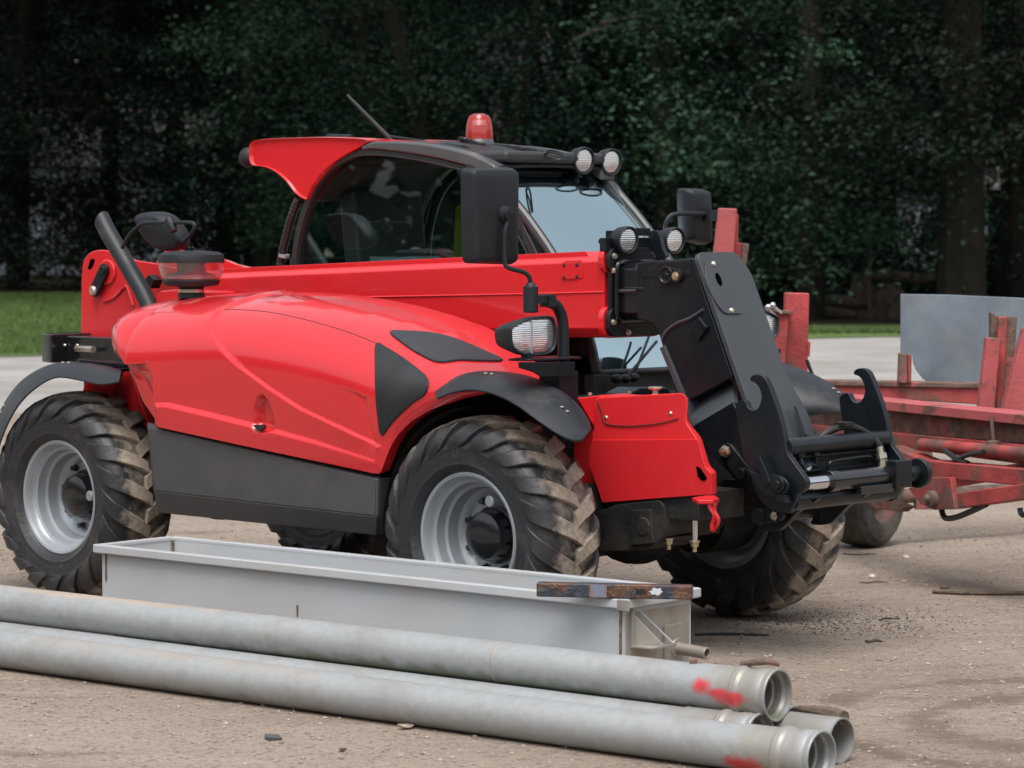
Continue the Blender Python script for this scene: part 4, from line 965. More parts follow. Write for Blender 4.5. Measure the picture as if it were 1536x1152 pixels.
# near mirror: plane facing back, seen from in front
xm = .09
p0, p1, p2, p3 = V(703,252,'x',xm), V(773,252,'x',xm), V(772,397,'x',xm), V(706,395,'x',xm)
m_ = MB(); f_ = corner([p0,p1,p2,p3], .025, 5)
cm_ = (p0+p1+p2+p3)/4
rows = [[cm_ + (p-cm_)*k + Vector((dx,0,0)) for p in f_] for dx,k in ((-.045,.96),(-.040,1.0),(.0,1.0),(.022,.95),(.03,.85))]
m_.grid(rows, True, True); mir = m_.build('mirror', 'plastic', TH, ang=40)
m_ = MB(); q = V(757,322,'x',xm+.03); m_.lathe(q, (1,-.1,0), [(0,.034),(.018,.030),(.020,.026),(.034,.024),(.036,.001)], 20); m_.box(q+Vector((.036,0,.006)),(.006,.034,.006)); m_.box(q+Vector((.036,0,-.006)),(.006,.034,.006)); m_.tube(smoothpoly([q+Vector((.025,0,-.01)), V(757,350,'x',xm+.05), V(757,392,'x',xm+.05), V(764,402,'x',xm+.06), V(785,408,'x',xm+.08), V(794,416,'x',xm+.09), V(796,430,'x',xm+.09)], False, 6), .0085, 10); m_.build('mirror_arm', 'plastic', mir)
hb_ = V(796,447,'x',xm+.09)
m_ = MB(); m_.lathe(hb_, (0,0,1), [(-.052,.020),(-.050,.027),(.040,.027),(.044,.02),(.055,.014)], 20); jx = V(822,451,'x',xm+.09); m_.box((hb_+jx)/2, (.03,(jx-hb_).length,.03)); m_.box(jx,(.05,.035,.045))
pth = smoothpoly([V(820,452,'x',xm+.09),V(834,458,'x',xm+.09),V(843,478,'x',xm+.09),V(845,510,'x',xm+.09),V(845,548,'x',xm+.09)], False, 6); m_.tube(pth, .021, 16); m_.lathe(pth[-1], (0,0,1), [(0,.04),(.006,.038)], 20); m_.build('mirror_post', 'plastic', TH, bev=.002)
# far mirror
xm2 = -.30
p0, p1, p2, p3 = V(1026,282,'x',xm2), V(1058,284,'x',xm2), V(1061,368,'x',xm2), V(1029,360,'x',xm2)
cm_ = (p0+p1+p2+p3)/4; f_ = corner([p0,p1,p2,p3], .02, 5); m_ = MB()
rows = [[cm_ + (p-cm_)*k + Vector((dx,0,0)) for p in f_] for dx,k in ((-.045,.9),(-.035,1.0),(.0,1.0),(.03,.92),(.04,.8))]
m_.grid(rows, True, True); mir2 = m_.build('mirror', 'plastic', TH, ang=40)
m_ = MB(); m_.tube(smoothpoly([V(999,350,'x',xm2+.02),V(999,335,'x',xm2+.02),V(1008,323,'x',xm2+.03),V(1030,320,'x',xm2+.05),V(1060,321,'x',xm2+.05)], False, 5), .010, 10); m_.box(V(1063,323,'x',xm2+.05),(.05,.05,.045)); m_.build('mirror_arm', 'plastic', mir2)
# rear mirror on a loop
y_ = -.40
f_ = smoothpoly([V(a,b,'y',y_) for a,b in ((208,325),(218,319),(240,318),(255,325),(270,345),(275,362),(268,374),(245,376),(226,362),(214,345))], True, 3)
cm_ = Vector(); 
for p in f_: cm_ += p/len(f_)
m_ = MB(); rows = [[cm_ + (p-cm_)*k + Vector((0,dy,0)) for p in f_] for dy,k in ((.05,.9),(.03,1.0),(-.0,1.0),(-.03,.92),(-.045,.7))]
m_.grid(rows, True, True); mir3 = m_.build('mirror', 'plastic', TH, ang=40)
m_ = MB(); m_.tube(smoothpoly([V(a,b,'y',-.47) for a,b in ((183,372),(195,352),(210,338),(222,334),(255,334)) ], False, 5) + smoothpoly([V(a,b,'y',-.47) for a,b in ((258,334),(286,334),(292,340),(286,352),(274,363))], False, 5), .0085, 10); m_.lathe(V(257,338,'y',-.47), (-.5,0,.8), [(-.03,.016),(.0,.024),(.03,.02),(.032,.001)], 14); m_.build('mirror_arm', 'plastic', mir3)

# ---------------- headlights on their brackets
def headlight(mir_):
    xh = .22
    ol = smoothpoly([V(a,b,'x',xh) for a,b in ((764,497),(767,490),(785,480),(805,475),(825,475),(831,484),(833,500),(832,515),(826,527),(812,532),(790,533),(775,528),(766,518))], True, 3)
    cm = Vector()
    for p in ol: cm += p/len(ol)
    def tr(p): return Vector((p.x-.03, -p.y-.22, p.z)) if mir_ else p
    rows = [[tr(cm + (p-cm)*k + Vector((dx,0,0))) for p in ol] for dx,k in ((-.11,.45),(-.10,.75),(-.03,1.0),(.006,1.03),(.010,.98),(.006,.93),(-.004,.91))]
    m_ = MB(); m_.grid(rows, True, True); h = m_.build('headlight', 'plastic', TH, ang=40)
    m_ = MB(); rows = [[tr(cm + (p-cm)*k + Vector((dx,0,0))) for p in ol] for dx,k in ((-.003,.92),(.004,.86),(.008,.5),(.009,.05))]
    m_.grid(rows, True, True); m_.build('lens', 'lens', h, ang=60)
    m_ = MB(); m_.box(tr(V(797,505,'x',xh+.008)), (.006,.006,.12)); m_.build('lens_divider', 'silver', h)
    m_ = MB()
    zt = V(800,541,'x',xh).z
    ya, yb = V(778,541,'x',xh).y, V(863,541,'x',xh).y
    pts = [(xh-.05,ya,zt),(xh+.03,ya+.03,zt),(xh+.03,yb,zt),(xh-.10,yb,zt),(xh-.10,ya+.1,zt)]
    m_.prism([tr(Vector(p)) for p in pts], (0,0,.008)); m_.prism([tr(V(a,b,'x',xh+.032)) for a,b in ((779,543),(863,543),(863,565),(812,565),(800,558),(780,552))], (-.008,0,0)); m_.lathe(tr(V(790,541,'x',xh-.01)), (0,0,1), [(0,.022),(.03,.02)], 14); m_.box(tr(V(838,590,'x',xh-.03)), (.10,.10,.16)); m_.build('headlight_bracket', 'black_steel', TH, bev=.003)
for f__ in (False, True): headlight(f__)

# ================================================================== GROUND
def sheet(name, pts, z, m, label=None, kind='structure', cuts=0):
    mb = MB(); mb.poly([(x, y, z) for x, y in pts])
    o = mb.build(name, m, smooth=False); o['kind'] = kind
    return o
def groundmat():
    m = bpy.data.materials.new('dusty_gravel'); m.use_nodes = True; N = m.node_tree.nodes; L = m.node_tree.links; b = N['Principled BSDF']
    tc = N.new('ShaderNodeTexCoord'); co = tc.outputs['Object']
    mp = N.new('ShaderNodeMapping'); mp.inputs['Rotation'].default_value = (0,0,.5); mp.inputs['Scale'].default_value = (.6,1.6,1); L.new(co, mp.inputs[0])
    def noise(sc_, det=6, vec=co, rough=.6, dist=0):
        n = N.new('ShaderNodeTexNoise'); n.inputs['Scale'].default_value = sc_; n.inputs['Detail'].default_value = det; n.inputs['Roughness'].default_value = rough; n.inputs['Distortion'].default_value = dist
        L.new(vec, n.inputs['Vector']); return n.outputs['Fac']
    def rng_(x, a, b_, c=0., d=1.):
        r = N.new('ShaderNodeMapRange'); r.inputs[1].default_value = a; r.inputs[2].default_value = b_; r.inputs[3].default_value = c; r.inputs[4].default_value = d; L.new(x, r.inputs[0]); return r.outputs[0]
    def mix(f, a, b_):
        x = N.new('ShaderNodeMix'); x.data_type = 'RGBA'; L.new(f, x.inputs[0])
        for i, v in ((6,a),(7,b_)):
            if isinstance(v, tuple): x.inputs[i].default_value = (*v,1)
            else: L.new(v, x.inputs[i])
        return x.outputs[2]
    c = mix(rng_(noise(.55, 7, mp.outputs[0], .6, .6), .38, .62), (.262,.205,.160), (.355,.295,.240))
    c = mix(rng_(noise(1.7, 8, mp.outputs[0], .7, .4), .56, .68, 0, .55), c, (.12,.09,.065))
    c = mix(rng_(noise(.9, 9, co, .75), .57, .66, 0, .5), c, (.37,.34,.30))
    v = N.new('ShaderNodeTexVoronoi'); v.inputs['Scale'].default_value = 70; L.new(co, v.inputs['Vector'])
    v2 = N.new('ShaderNodeTexVoronoi'); v2.inputs['Scale'].default_value = 160; L.new(co, v2.inputs['Vector'])
    sp = N.new('ShaderNodeSeparateColor'); L.new(v.outputs['Color'], sp.inputs[0])
    sp2 = N.new('ShaderNodeSeparateColor'); L.new(v2.outputs['Color'], sp2.inputs[0])
    c = mix(rng_(sp.outputs[0], .86, .97, 0, .5), c, (.42,.37,.32))
    c = mix(rng_(sp.outputs[1], .84, .97, 0, .7), c, (.11,.09,.075))
    c = mix(rng_(sp2.outputs[0], .5, 1, 0, .45), c, (.34,.285,.235))
    c = mix(rng_(sp2.outputs[1], .5, 1, 0, .6), c, (.15,.12,.098))
    # old tyre tracks pressed into the dirt: arcs of darker, churned soil
    for (cx_, cy2, rad_, wd) in ((TC[0].x, TC[0].y, TC[1], .11), (TC[0].x, TC[0].y, TC[1]+.34, .08), (-6.5, 3.5, 8.6, .09), (-6.5, 3.5, 9.1, .07)):
        sb = N.new('ShaderNodeVectorMath'); sb.operation = 'SUBTRACT'; L.new(co, sb.inputs[0]); sb.inputs[1].default_value = (cx_, cy2, 0)
        ln = N.new('ShaderNodeVectorMath'); ln.operation = 'LENGTH'; L.new(sb.outputs[0], ln.inputs[0])
        ms = N.new('ShaderNodeMath'); ms.operation = 'SUBTRACT'; L.new(ln.outputs['Value'], ms.inputs[0]); ms.inputs[1].default_value = rad_
        ab = N.new('ShaderNodeMath'); ab.operation = 'ABSOLUTE'; L.new(ms.outputs[0], ab.inputs[0])
        wob = N.new('ShaderNodeMath'); wob.operation = 'MULTIPLY_ADD'; L.new(noise(3.5, 8, co, .75), wob.inputs[0]); wob.inputs[1].default_value = .55; wob.inputs[2].default_value = -.27
        a2 = N.new('ShaderNodeMath'); a2.operation = 'ADD'; L.new(ab.outputs[0], a2.inputs[0]); L.new(wob.outputs[0], a2.inputs[1])
        c = mix(rng_(a2.outputs[0], wd, wd*.2, 0, .75), c, (.15,.115,.088))
    L.new(c, b.inputs['Base Color']); b.inputs['Roughness'].default_value = .95; b.inputs['Specular IOR Level'].default_value = .2
    h = N.new('ShaderNodeMath'); h.operation = 'ADD'; L.new(noise(60, 8, co, .7), h.inputs[0]); L.new(sp.outputs[0], h.inputs[1])
    bp = N.new('ShaderNodeBump'); bp.inputs['Strength'].default_value = .8; bp.inputs['Distance'].default_value = .012; L.new(h.outputs[0], bp.inputs['Height'])
    bp2 = N.new('ShaderNodeBump'); bp2.inputs['Strength'].default_value = .6; bp2.inputs['Distance'].default_value = .10; L.new(noise(2.2, 6, mp.outputs[0], .6), bp2.inputs['Height']); L.new(bp.outputs[0], bp2.inputs['Normal'])
    L.new(bp2.outputs[0], b.inputs['Normal']); return m
TC = (W(1640,1085,'z',G), (W(1640,1085,'z',G)-W(1405,1062,'z',G)).length)
gm = groundmat()
sheet('ground', [(-400,-200),(400,-200),(400,600),(-400,600)], G, gm)
roadm = mat('pale_gravel_road', (.31,.30,.285), .95, var=.12, vscale=1.2, col2=(.25,.235,.215), mscale=.35, thr=(.42,.62), bump=.4, bscale=25, spec=.2)
sheet('road', [(-60,3),(-8,23.5),(0,25),(10,24),(60,20),(60,62),(6,41.5),(-6,35),(-60,15)][0:5]+[(60,62.5),(6,42.5),(-6,35.7),(-60,12.5)], G+.004, roadm)
grassm = mat('mown_grass', (.075,.125,.035), .9, var=.3, vscale=30, col2=(.10,.15,.05), mscale=1.2, thr=(.4,.6), spec=.2)
gbase = sheet('ground_grass', [(-60,11.9),(-6,35.1),(6,41.9),(60,61.8),(60,64),(6,44.6),(2,46),(-2,60),(-4,72),(-60,72)], G+.016, grassm)
mulch = mat('woodland_floor', (.035,.026,.018), .95, var=.4, vscale=3, col2=(.02,.03,.012), mscale=.8, bump=.5, bscale=8, spec=.1)
sheet('ground_woodland', [(-60,71.8),(-4,71.8),(-2,59.8),(2,45.8),(6,44.4),(60,63.8),(90,160),(-90,160)], G+.024, mulch)
# real grass blades along the mown strip
def blades(n):
    v = np.zeros((n*3,3)); k = 0
    px_ = rng.uniform(-40, 130, n); 
    y = rng.uniform(35.5, 69, n); x = (rng.uniform(-30, 150, n)-768)/F*y
    far = rng.random(n) < .35
    y2 = rng.uniform(42.6, 44.4, n); x2 = (rng.uniform(1200,1400,n)-768)/F*y2
    y = np.where(far, y2, y); x = np.where(far, x2, x)
    a = rng.uniform(0, 6.28, n); h = rng.uniform(.04,.11,n); w = rng.uniform(.008,.02,n)
    v[0::3] = np.stack([x-np.cos(a)*w, y-np.sin(a)*w, np.full(n,.008)],1); v[1::3] = np.stack([x+np.cos(a)*w, y+np.sin(a)*w, np.full(n,.008)],1)
    v[2::3] = np.stack([x+rng.normal(0,.03,n), y+rng.normal(0,.03,n), h],1)
    me = bpy.data.meshes.new('grass'); me.from_pydata(v.tolist(), [], [(3*i,3*i+1,3*i+2) for i in range(n)]); me.materials.append(grassm)
    o = bpy.data.objects.new('grass', me); C.objects.link(o); o.location.z = G; o['kind'] = 'stuff'; o['label'] = 'short mown grass beside the gravel road'; o['category'] = 'grass'
blades(26000)

# small stones scattered over the yard
def stones(name, n, xr, yr, sz, m, label, fade=None):
    V_ = []; F_ = []
    base = np.array([(1,0,0),(0,1,0),(-1,0,0),(0,-1,0),(0,0,1),(0,0,-.6),(.7,.7,.5),(-.7,.6,.4)])
    fc = [(0,6,4),(6,1,4),(1,7,4),(7,2,4),(2,3,4),(3,0,4),(0,1,6),(1,2,7),(3,2,5),(0,3,5),(1,0,5),(2,1,5)]
    for i in range(n):
        while True:
            x = random.uniform(*xr); y = random.uniform(*yr)
            if fade is None or random.random() < fade(x, y): break
        s = sz[0] + (sz[1]-sz[0])*random.random()**4
        a = random.uniform(0,6.28); c_, s2 = cos(a), sin(a)
        p = base*(np.array([1,random.uniform(.6,1),random.uniform(.35,.8)])*s)*rng.uniform(.8,1.2,(8,1))
        q = np.stack([p[:,0]*c_-p[:,1]*s2+x, p[:,0]*s2+p[:,1]*c_+y, p[:,2]+s*.15],1)
        b = len(V_); V_ += q.tolist(); F_ += [(b+f[0],b+f[1],b+f[2]) for f in fc]
    me = bpy.data.meshes.new(name); me.from_pydata(V_, [], F_); me.materials.append(m)
    o = bpy.data.objects.new(name, me); C.objects.link(o); o.location.z = G; o['kind'] = 'stuff'; o['label'] = label; o['category'] = 'gravel'; return o
sm = mat('loose_stone', (.27,.22,.175), .9, var=.4, vscale=23, col2=(.38,.33,.28), mscale=31, thr=(.45,.6), spec=.2)
inview = lambda x, y: 1. if abs(x) < .19*y+.2 else 0.
stones('loose_gravel', 16000, (-3,3), (6.6,15), (.0022,.011), sm, 'small loose stones scattered over the yard', inview)
dsm = mat('dark_stone', (.05,.05,.052), .85, var=.5, vscale=30)
dc = W(1255,932,'z',G); 
stones('dark_gravel', 3000, (dc.x-.6,dc.x+.9), (dc.y-.8,dc.y+.8), (.0015,.006), dsm, 'patch of dark grey chippings beside the far front tyre', lambda x,y: exp(-((x-dc.x)/.32)**2-((y-dc.y)/.28)**2))

# ================================================================== PIPES
def pipemat(name, spots=(), base=(.335,.35,.355)):
    m = mat(name, base, .50, metal=.30, var=.07, vscale=42, col2=(.26,.245,.215), fac=.55, mscale=6, thr=(.50,.68), detail=12, bump=.06, bscale=30, rvar=.08)
    nt = m.node_tree; N = nt.nodes; L = nt.links; b = N['Principled BSDF']
    src = b.inputs['Base Color'].links[0].from_socket
    tc = N.new('ShaderNodeTexCoord')
    def blend(center, rad, col, src, amount=1., ns=26., thr=(-.15,.5)):
        mp = N.new('ShaderNodeMapping'); mp.vector_type = 'POINT'; mp.inputs['Location'].default_value = [-c/r for c, r in zip(center, rad)]; mp.inputs['Scale'].default_value = [1/r for r in rad]
        L.new(tc.outputs['Object'], mp.inputs[0]); ln = N.new('ShaderNodeVectorMath'); ln.operation = 'LENGTH'; L.new(mp.outputs[0], ln.inputs[0])
        n = N.new('ShaderNodeTexNoise'); n.inputs['Scale'].default_value = ns; n.inputs['Detail'].default_value = 6; L.new(tc.outputs['Object'], n.inputs['Vector'])
        s = N.new('ShaderNodeMath'); s.operation = 'MULTIPLY_ADD'; L.new(n.outputs['Fac'], s.inputs[0]); s.inputs[1].default_value = 1.7; s.inputs[2].default_value = .12
        d = N.new('ShaderNodeMath'); d.operation = 'SUBTRACT'; L.new(s.outputs[0], d.inputs[0]); L.new(ln.outputs['Value'], d.inputs[1])
        r = N.new('ShaderNodeMapRange'); r.inputs[1].default_value = thr[0]; r.inputs[2].default_value = thr[1]; r.inputs[4].default_value = amount; L.new(d.outputs[0], r.inputs[0])
        x = N.new('ShaderNodeMix'); x.data_type = 'RGBA'; L.new(r.outputs[0], x.inputs[0]); L.new(src, x.inputs[6]); x.inputs[7].default_value = (*col,1); return x.outputs[2]
    for sp in spots: src = blend(*sp[:3], src, *sp[3:])
    L.new(src, b.inputs['Base Color']); return m
A_end = Vector((.864,8.06,0)); DP = Vector((.782,-.623,0)).normalized(); NP = Vector((-DP.y,DP.x,0))
def pipe(lane, t, z, r, length, socket, m, label, skew=0., band=None):
    p = A_end + NP*lane + DP*t; p.z = z + G
    d = Matrix.Rotation(skew,3,'Z') @ DP
    mb = MB(); n = 64
    if socket:
        prof = [(-length,r),(-.262,r),(-.2615,r+.0035),(-.15,r+.0045),(-.132,r+.006),(-.122,r+.0115),(-.106,r+.012),(-.096,r+.006),(-.070,r+.0055),(-.058,r+.0085),(-.030,r+.009),(-.022,r+.0065),(-.012,r+.010),(-.003,r+.0115),(0,r+.010),(0,r+.005),(-.02,r+.003),(-.03,r-.003),(-.055,r-.003),(-.06,r-.008),(-.10,r-.006),(-.12,r+.004),(-.135,r-.006),(-.14,r-.010),(-.6,r-.010),(-1.5,r-.010)]
    else:
        prof = [(-length,r),(-.30,r),(-.298,r+.002),(-.01,r+.003),(0,r+.004),(0,r-.001),(-.3,r-.003),(-1.5,r-.004)]
    mb.lathe((0,0,0), (1,0,0), prof, n, False)
    o = mb.build('pipe', m, ang=24); o.location = p; o.rotation_euler = (0,0,atan2(d.y,d.x))
    tag(o, label, 'pipe', 'galvanised pipes stacked in front of the trough')
    if band:
        for bt_ in band:
            q = MB(); q.lathe((0,0,0), (1,0,0), [(bt_-.004,r+.0002),(bt_,r+.0016),(bt_+.004,r+.0002)], n, False); q.build('weld_ring', M['weld'] if False else mat('ring_weld',(.33,.29,.24),.6,metal=.3), o)
    return o, p, d
dirtg = (.10,.12,.06)
pmA = pipemat('pipe_metal_front', [((-.15,0,.0),(.12,.2,.2),(.30,.27,.22),.7,30.),((-.23,-.02,-.035),(.075,.2,.028),(.55,.06,.06)),((-2.6,0,.05),(1.0,.06,.03),(.40,.32,.24),.4,9.),((-3.2,0,-.07),(3,.2,.035),(.17,.15,.12),.7,8.)])
pmT = pipemat('pipe_metal_top', [((-.1,0,.0),(.12,.2,.2),(.29,.26,.21),.7,30.),((-.225,-.05,.010),(.035,.2,.028),(.62,.07,.08)),((-.125,-.05,-.010),(.065,.2,.026),(.62,.07,.08)),((-.17,-.05,.0),(.04,.2,.014),(.62,.07,.08)),((-2.9,-.02,.065),(.75,.05,.012),(.50,.38,.25),.55,9.),((-1.2,0,-.06),(1.3,.3,.04),dirtg,.7,14.)])
pmB = pipemat('pipe_metal_middle', [((-.15,0,.0),(.2,.2,.2),(.27,.25,.22),.8,20.)])
RP = .066
pipe(0, 0, RP+.002, RP, 6.2, True, pmA, 'long grey pipe lying nearest the camera, red paint by its flared end')
pipe(.137, -.297, RP+.002, RP, 6.0, True, pmB, 'grey pipe wedged behind the nearest one, its end stopping short')
o_, pT, dT = pipe(.205, -.281, .190, RP, 6.2, True, pmT, 'topmost grey pipe with two red paint blotches and an orange streak', band=(-1.02,))
q_ = MB(); q_.tube([(-.13,.0,RP+.012),(-.09,-.0,RP+.022),(-.04,.01,RP+.028),(-.01,.02,RP+.020)], [.008,.010,.010,.006], 8); q_.build('bent_clip', 'farm_rust', o_)
q_ = MB(); q_.lathe((-.30,-.0,RP), (0,0,1), [(0,.012),(.010,.012),(.016,.006),(.0161,.001)], 8); q_.build('stud', 'farm_rust', o_)
pipe(.276, -.108, RP+.001, .063, 3.0, False, pmB, 'plain open-ended grey pipe lying behind the flared ends', skew=-.012)
pipe(.425, -.37, .060, .058, 2.2, False, pmB, 'narrow dull pipe farthest back in the pile')
q_ = MB(); q_.tube([(-.02,.06,0),(.10,.02,.004),(.17,.0,.0)], [.010,.02,.022], 8)
o = q_.build('wood_offcut', mat('weathered_wood',(.12,.09,.065),.9,var=.3,vscale=40,bump=.5)); p_ = A_end+NP*.305+DP*(-.29); o.location = (p_.x,p_.y,.128+G); o.rotation_euler = (0,0,atan2(DP.y,DP.x)); tag(o,'weathered wooden offcut resting on the open pipe end','wood offcut')

# ================================================================== TROUGH
tA = Vector((-1.515*K,10.47*K,G)); tB = Vector((.344*K,8.89*K,G)); tL = (tB-tA).length; td_ = (tB-tA).normalized(); 
TR = empty('feed_trough', tA, atan2(td_.y, td_.x)); tag(TR, 'long stainless steel trough standing behind the grey pipes', 'trough')
TW, THT = .40*K, .35*K; t_ = .006
m_ = MB()
m_.box((tL/2,.03,THT/2),(tL-.05,t_,THT-.01)); m_.box((tL/2,TW-.03,THT/2),(tL-.05,t_,THT-.01)); m_.box((.028,TW/2,THT/2),(t_,TW-.066,THT-.01)); m_.box((tL-.028,TW/2,THT/2),(t_,TW-.066,THT-.01)); m_.box((tL/2,TW/2,.02),(tL-.06,TW-.07,t_))
tub = m_.build('trough_tub', 'stainless', TR, bev=.003)
def lipbar(a, b, w=.034, h=.030):
    pass
m_ = MB()
out_ = corner([Vector((0,0,0)),Vector((tL,0,0)),Vector((tL,TW,0)),Vector((0,TW,0))], .012, 3); inn = corner([Vector((.034,.034,0)),Vector((tL-.034,.034,0)),Vector((tL-.034,TW-.034,0)),Vector((.034,TW-.034,0))], .006, 3)
n = len(out_)
def lay2(P, z): return [Vector((p.x,p.y,z)) for p in P]
rows = [lay2(inn, THT-.012), lay2(inn, THT), lay2(out_, THT), lay2(out_, THT-.030), lay2([Vector((tL/2+(p.x-tL/2)*(1-.02/tL), TW/2+(p.y-TW/2)*(1-.02/TW),0)) for p in out_], THT-.033)]
m_.grid(rows, True); ri = m_.build('trough_rim', 'stainless', TR, bev=.004, ang=30); so = ri.modifiers.new('s','SOLIDIFY'); so.thickness=.003
for x, y, l_ in ((.05,.026,.10),(tL-.034,.024,.30),(.06,.026,.0)):
    if l_: q_ = MB(); q_.tube([(x,y,THT-.034),(x,y,THT-.034-l_)], .0045, 6); q_.build('weld_seam', 'weld', TR)
q_ = MB(); q_.tube([(1.05,.0265,.22),(1.05,.0265,.18)], [.005,.004], 6); q_.build('weld_spot', 'weld', TR)
q_ = MB(); q_.tube([(.036,TW-.036,THT-.012),(.036,TW-.036,.03)], .006, 6); q_.build('weld_seam', 'weld', TR)
q_ = MB(); q_.box((tL-.003,-.0005,THT-.018),(.05,.006,.036)); q_.build('corner_weld', 'streel', TR, bev=.003)
# stained end wall with bracket and outlet
xe_ = tL-.0235
m_ = MB(); m_.box((xe_-.001,TW/2,THT/2-.02),(.002,TW-.08,THT-.06)); m_.build('end_wall', 'streel', TR)
m_ = MB(); m_.box((xe_+.006,.065,.262),(.012,.012,.125)); m_.box((xe_+.045,.125,.206),(.09,.13,.008)); m_.prism([(xe_,.068,.315),(xe_+.085,.125,.21),(xe_,.068,.21)], (0,.006,0)); m_.build('end_bracket', 'streel', TR, bev=.002)
m_ = MB(); m_.tube([(xe_+.008,.100,.315),(xe_+.085,.175,.212)], .0045, 6); m_.build('bracket_rod', 'stainless', TR)
m_ = MB(); m_.box((xe_+.004,.285,.190),(.008,.10,.13)); m_.lathe((xe_,.300,.175), (1,0,-.05), [(0,.035),(.012,.033),(.014,.020),(.13,.020),(.13,.014),(.02,.014)], 28, False); m_.build('outlet_pipe', 'streel', TR, bev=.002, split=False)
# rusty square tube on the corner
L_ = .50
m_ = MB(); m_.box((0,0,0),(L_,.045,.045)); 
for x0,x1 in ((-.245,-.24),): pass
ob = m_.build('rusty_tube', 'rusty_tube', bev=.005)
ob.location = (0,0,0)
ca = Vector((tA + td_*(tL-.28))); ca = ca + Vector((-td_.y,td_.x,0))*.05
ob.location = (W(922,886,'z',G+THT+.0235).x, W(922,886,'z',G+THT+.0235).y, G+THT+.0240); ob.rotation_euler = (0,0,radians(-9))
tag(ob, 'short rusty square steel tube lying across the trough rim', 'steel tube')
for dx, w_ in ((-.05,.055),): 
    q_ = MB(); q_.box((dx,-.0235,0),(w_,.002,.040)); q_.build('torn_label', mat('worn_label',(.16,.20,.26),.5,col2=(.25,.12,.08),mscale=25,thr=(.45,.55)), ob)
q_ = MB(); q_.prism([Vector((.135+.022*r*cos(a_),-.0238,.013*r*sin(a_)+.002)) for a_, r in zip([2*pi*k/14 for k in range(14)], [1,.8,1.1,.7,1,.9,.6,1.1,.8,1,.7,1.0,.9,.8])], (0,.001,0)); q_.build('rust_hole', mat('bright_gap',(.55,.57,.6),.6), ob)
q_ = MB(); q_.prism([Vector((.085+.020*r*cos(a_),-.0236,.012*r*sin(a_))) for a_, r in zip([2*pi*k/12 for k in range(12)], [1,.8,1.1,.7,1,.9,.6,1.1,.8,1,.7,1.0])], (0,.001,0)); q_.build('rust_hole', 'rubber', ob)

# ================================================================== RED FARM IMPLEMENT (right)
FI = empty('farm_trailer', (1.6,13.4,0)); tag(FI, 'weathered red steel farm trailer frame with upright posts behind the boom', 'farm trailer')
e1 = Vector((.434,-.90,0)).normalized(); nB = Vector((.90,.434,0)).normalized(); B0 = Vector((1.395,13.5,0))
def WB(px, py, off=0.):
    L = ray(px, py); O = Vector((0,0,H)); P = B0 + nB*off
    return O + L*((P-O).dot(nB)/L.dot(nB))
FO = Vector((1.6,13.4,0))
def fpart(name, pts, off3, m, bev=.006):
    mb = MB(); off3 = Vector(off3); mb.prism([Vector(p)-FO for p in pts], off3); return mb.build(name, m, FI, bev=bev)
WB_ = lambda L_, off=0.: [WB(a,b,off) for a,b in L_]
WY = lambda L_, y: [W(a,b,'y',y) for a,b in L_]
# rear cross beam
fpart('cross_beam', WY([(1190,571),(1480,576),(1480,608),(1190,588)], 14.3), (0,.12,0), 'farm_red')
fpart('beam_cap', WY([(1190,570),(1480,575),(1480,583),(1190,578)], 14.285), (0,.15,0), 'farm_rust')
fpart('main_beam', WB_([(1205,590),(1560,626),(1560,668),(1205,637)], .02), nB*.10, 'farm_rust')
fpart('beam_flange', WB_([(1200,589),(1560,625),(1560,640),(1200,602)], -.03), nB*.17, 'farm_pink', .003)
fpart('beam_flange', WB_([(1200,636),(1560,670),(1560,700),(1200,652)], -.02), nB*.15, 'farm_red', .003)
fpart('lower_beam', WB_([(1150,625),(1320,655),(1320,668),(1150,640)], .25), nB*.08, 'farm_rust')
fpart('lower_beam', WB_([(1150,640),(1330,672),(1330,690),(1150,652)], .22), nB*.08, 'farm_red')
fpart('side_rail', WB_([(1330,668),(1386,690),(1560,706),(1560,731),(1386,716),(1330,690)], -.12), nB*.09, 'farm_red')
fpart('gusset_plate', WB_([(1362,733),(1385,716),(1425,716),(1432,764),(1400,765),(1380,756)], -.15), nB*.03, 'farm_red', .004)
fpart('drawbar', WB_([(1395,745),(1560,722),(1560,746),(1425,764),(1400,763)], -.13), nB*.07, 'farm_red')
m_ = MB(); m_.tube([p-FO for p in WB_([(1340,712),(1400,726),(1560,700)], .15)], .03, 12); m_.build('strut', 'farm_red', FI)
m_ = MB(); m_.cyl(WB(1383,667,-.06)-FO, WB(1560,682,-.06)-FO, .028, 16); m_.build('torque_rod', 'farm_red', FI)
for L_, r in (([(1416,675),(1435,688),(1452,695)],.012),([(1428,693),(1450,683),(1475,678)],.011),([(1412,762),(1418,777),(1440,774),(1480,756)],.013),([(1530,762),(1533,772),(1545,772)],.012)):
    m_ = MB(); m_.tube(smoothpoly([p-FO for p in WB_(L_, -.10)], False, 5), r, 8); m_.build('hydraulic_hose', 'hose', FI)
m_ = MB(); q = WB(1395,748,-.17)-FO; m_.lathe(q, -nB, [(-.02,.035),(.006,.033),(.012,.016),(.03,.014),(.031,.001)], 16); m_.build('bolt', 'farm_rust', FI)
fpart('step_bar', WB_([(1300,752),(1330,748),(1360,760),(1350,768),(1310,762)], .1), nB*.05, 'farm_rust')
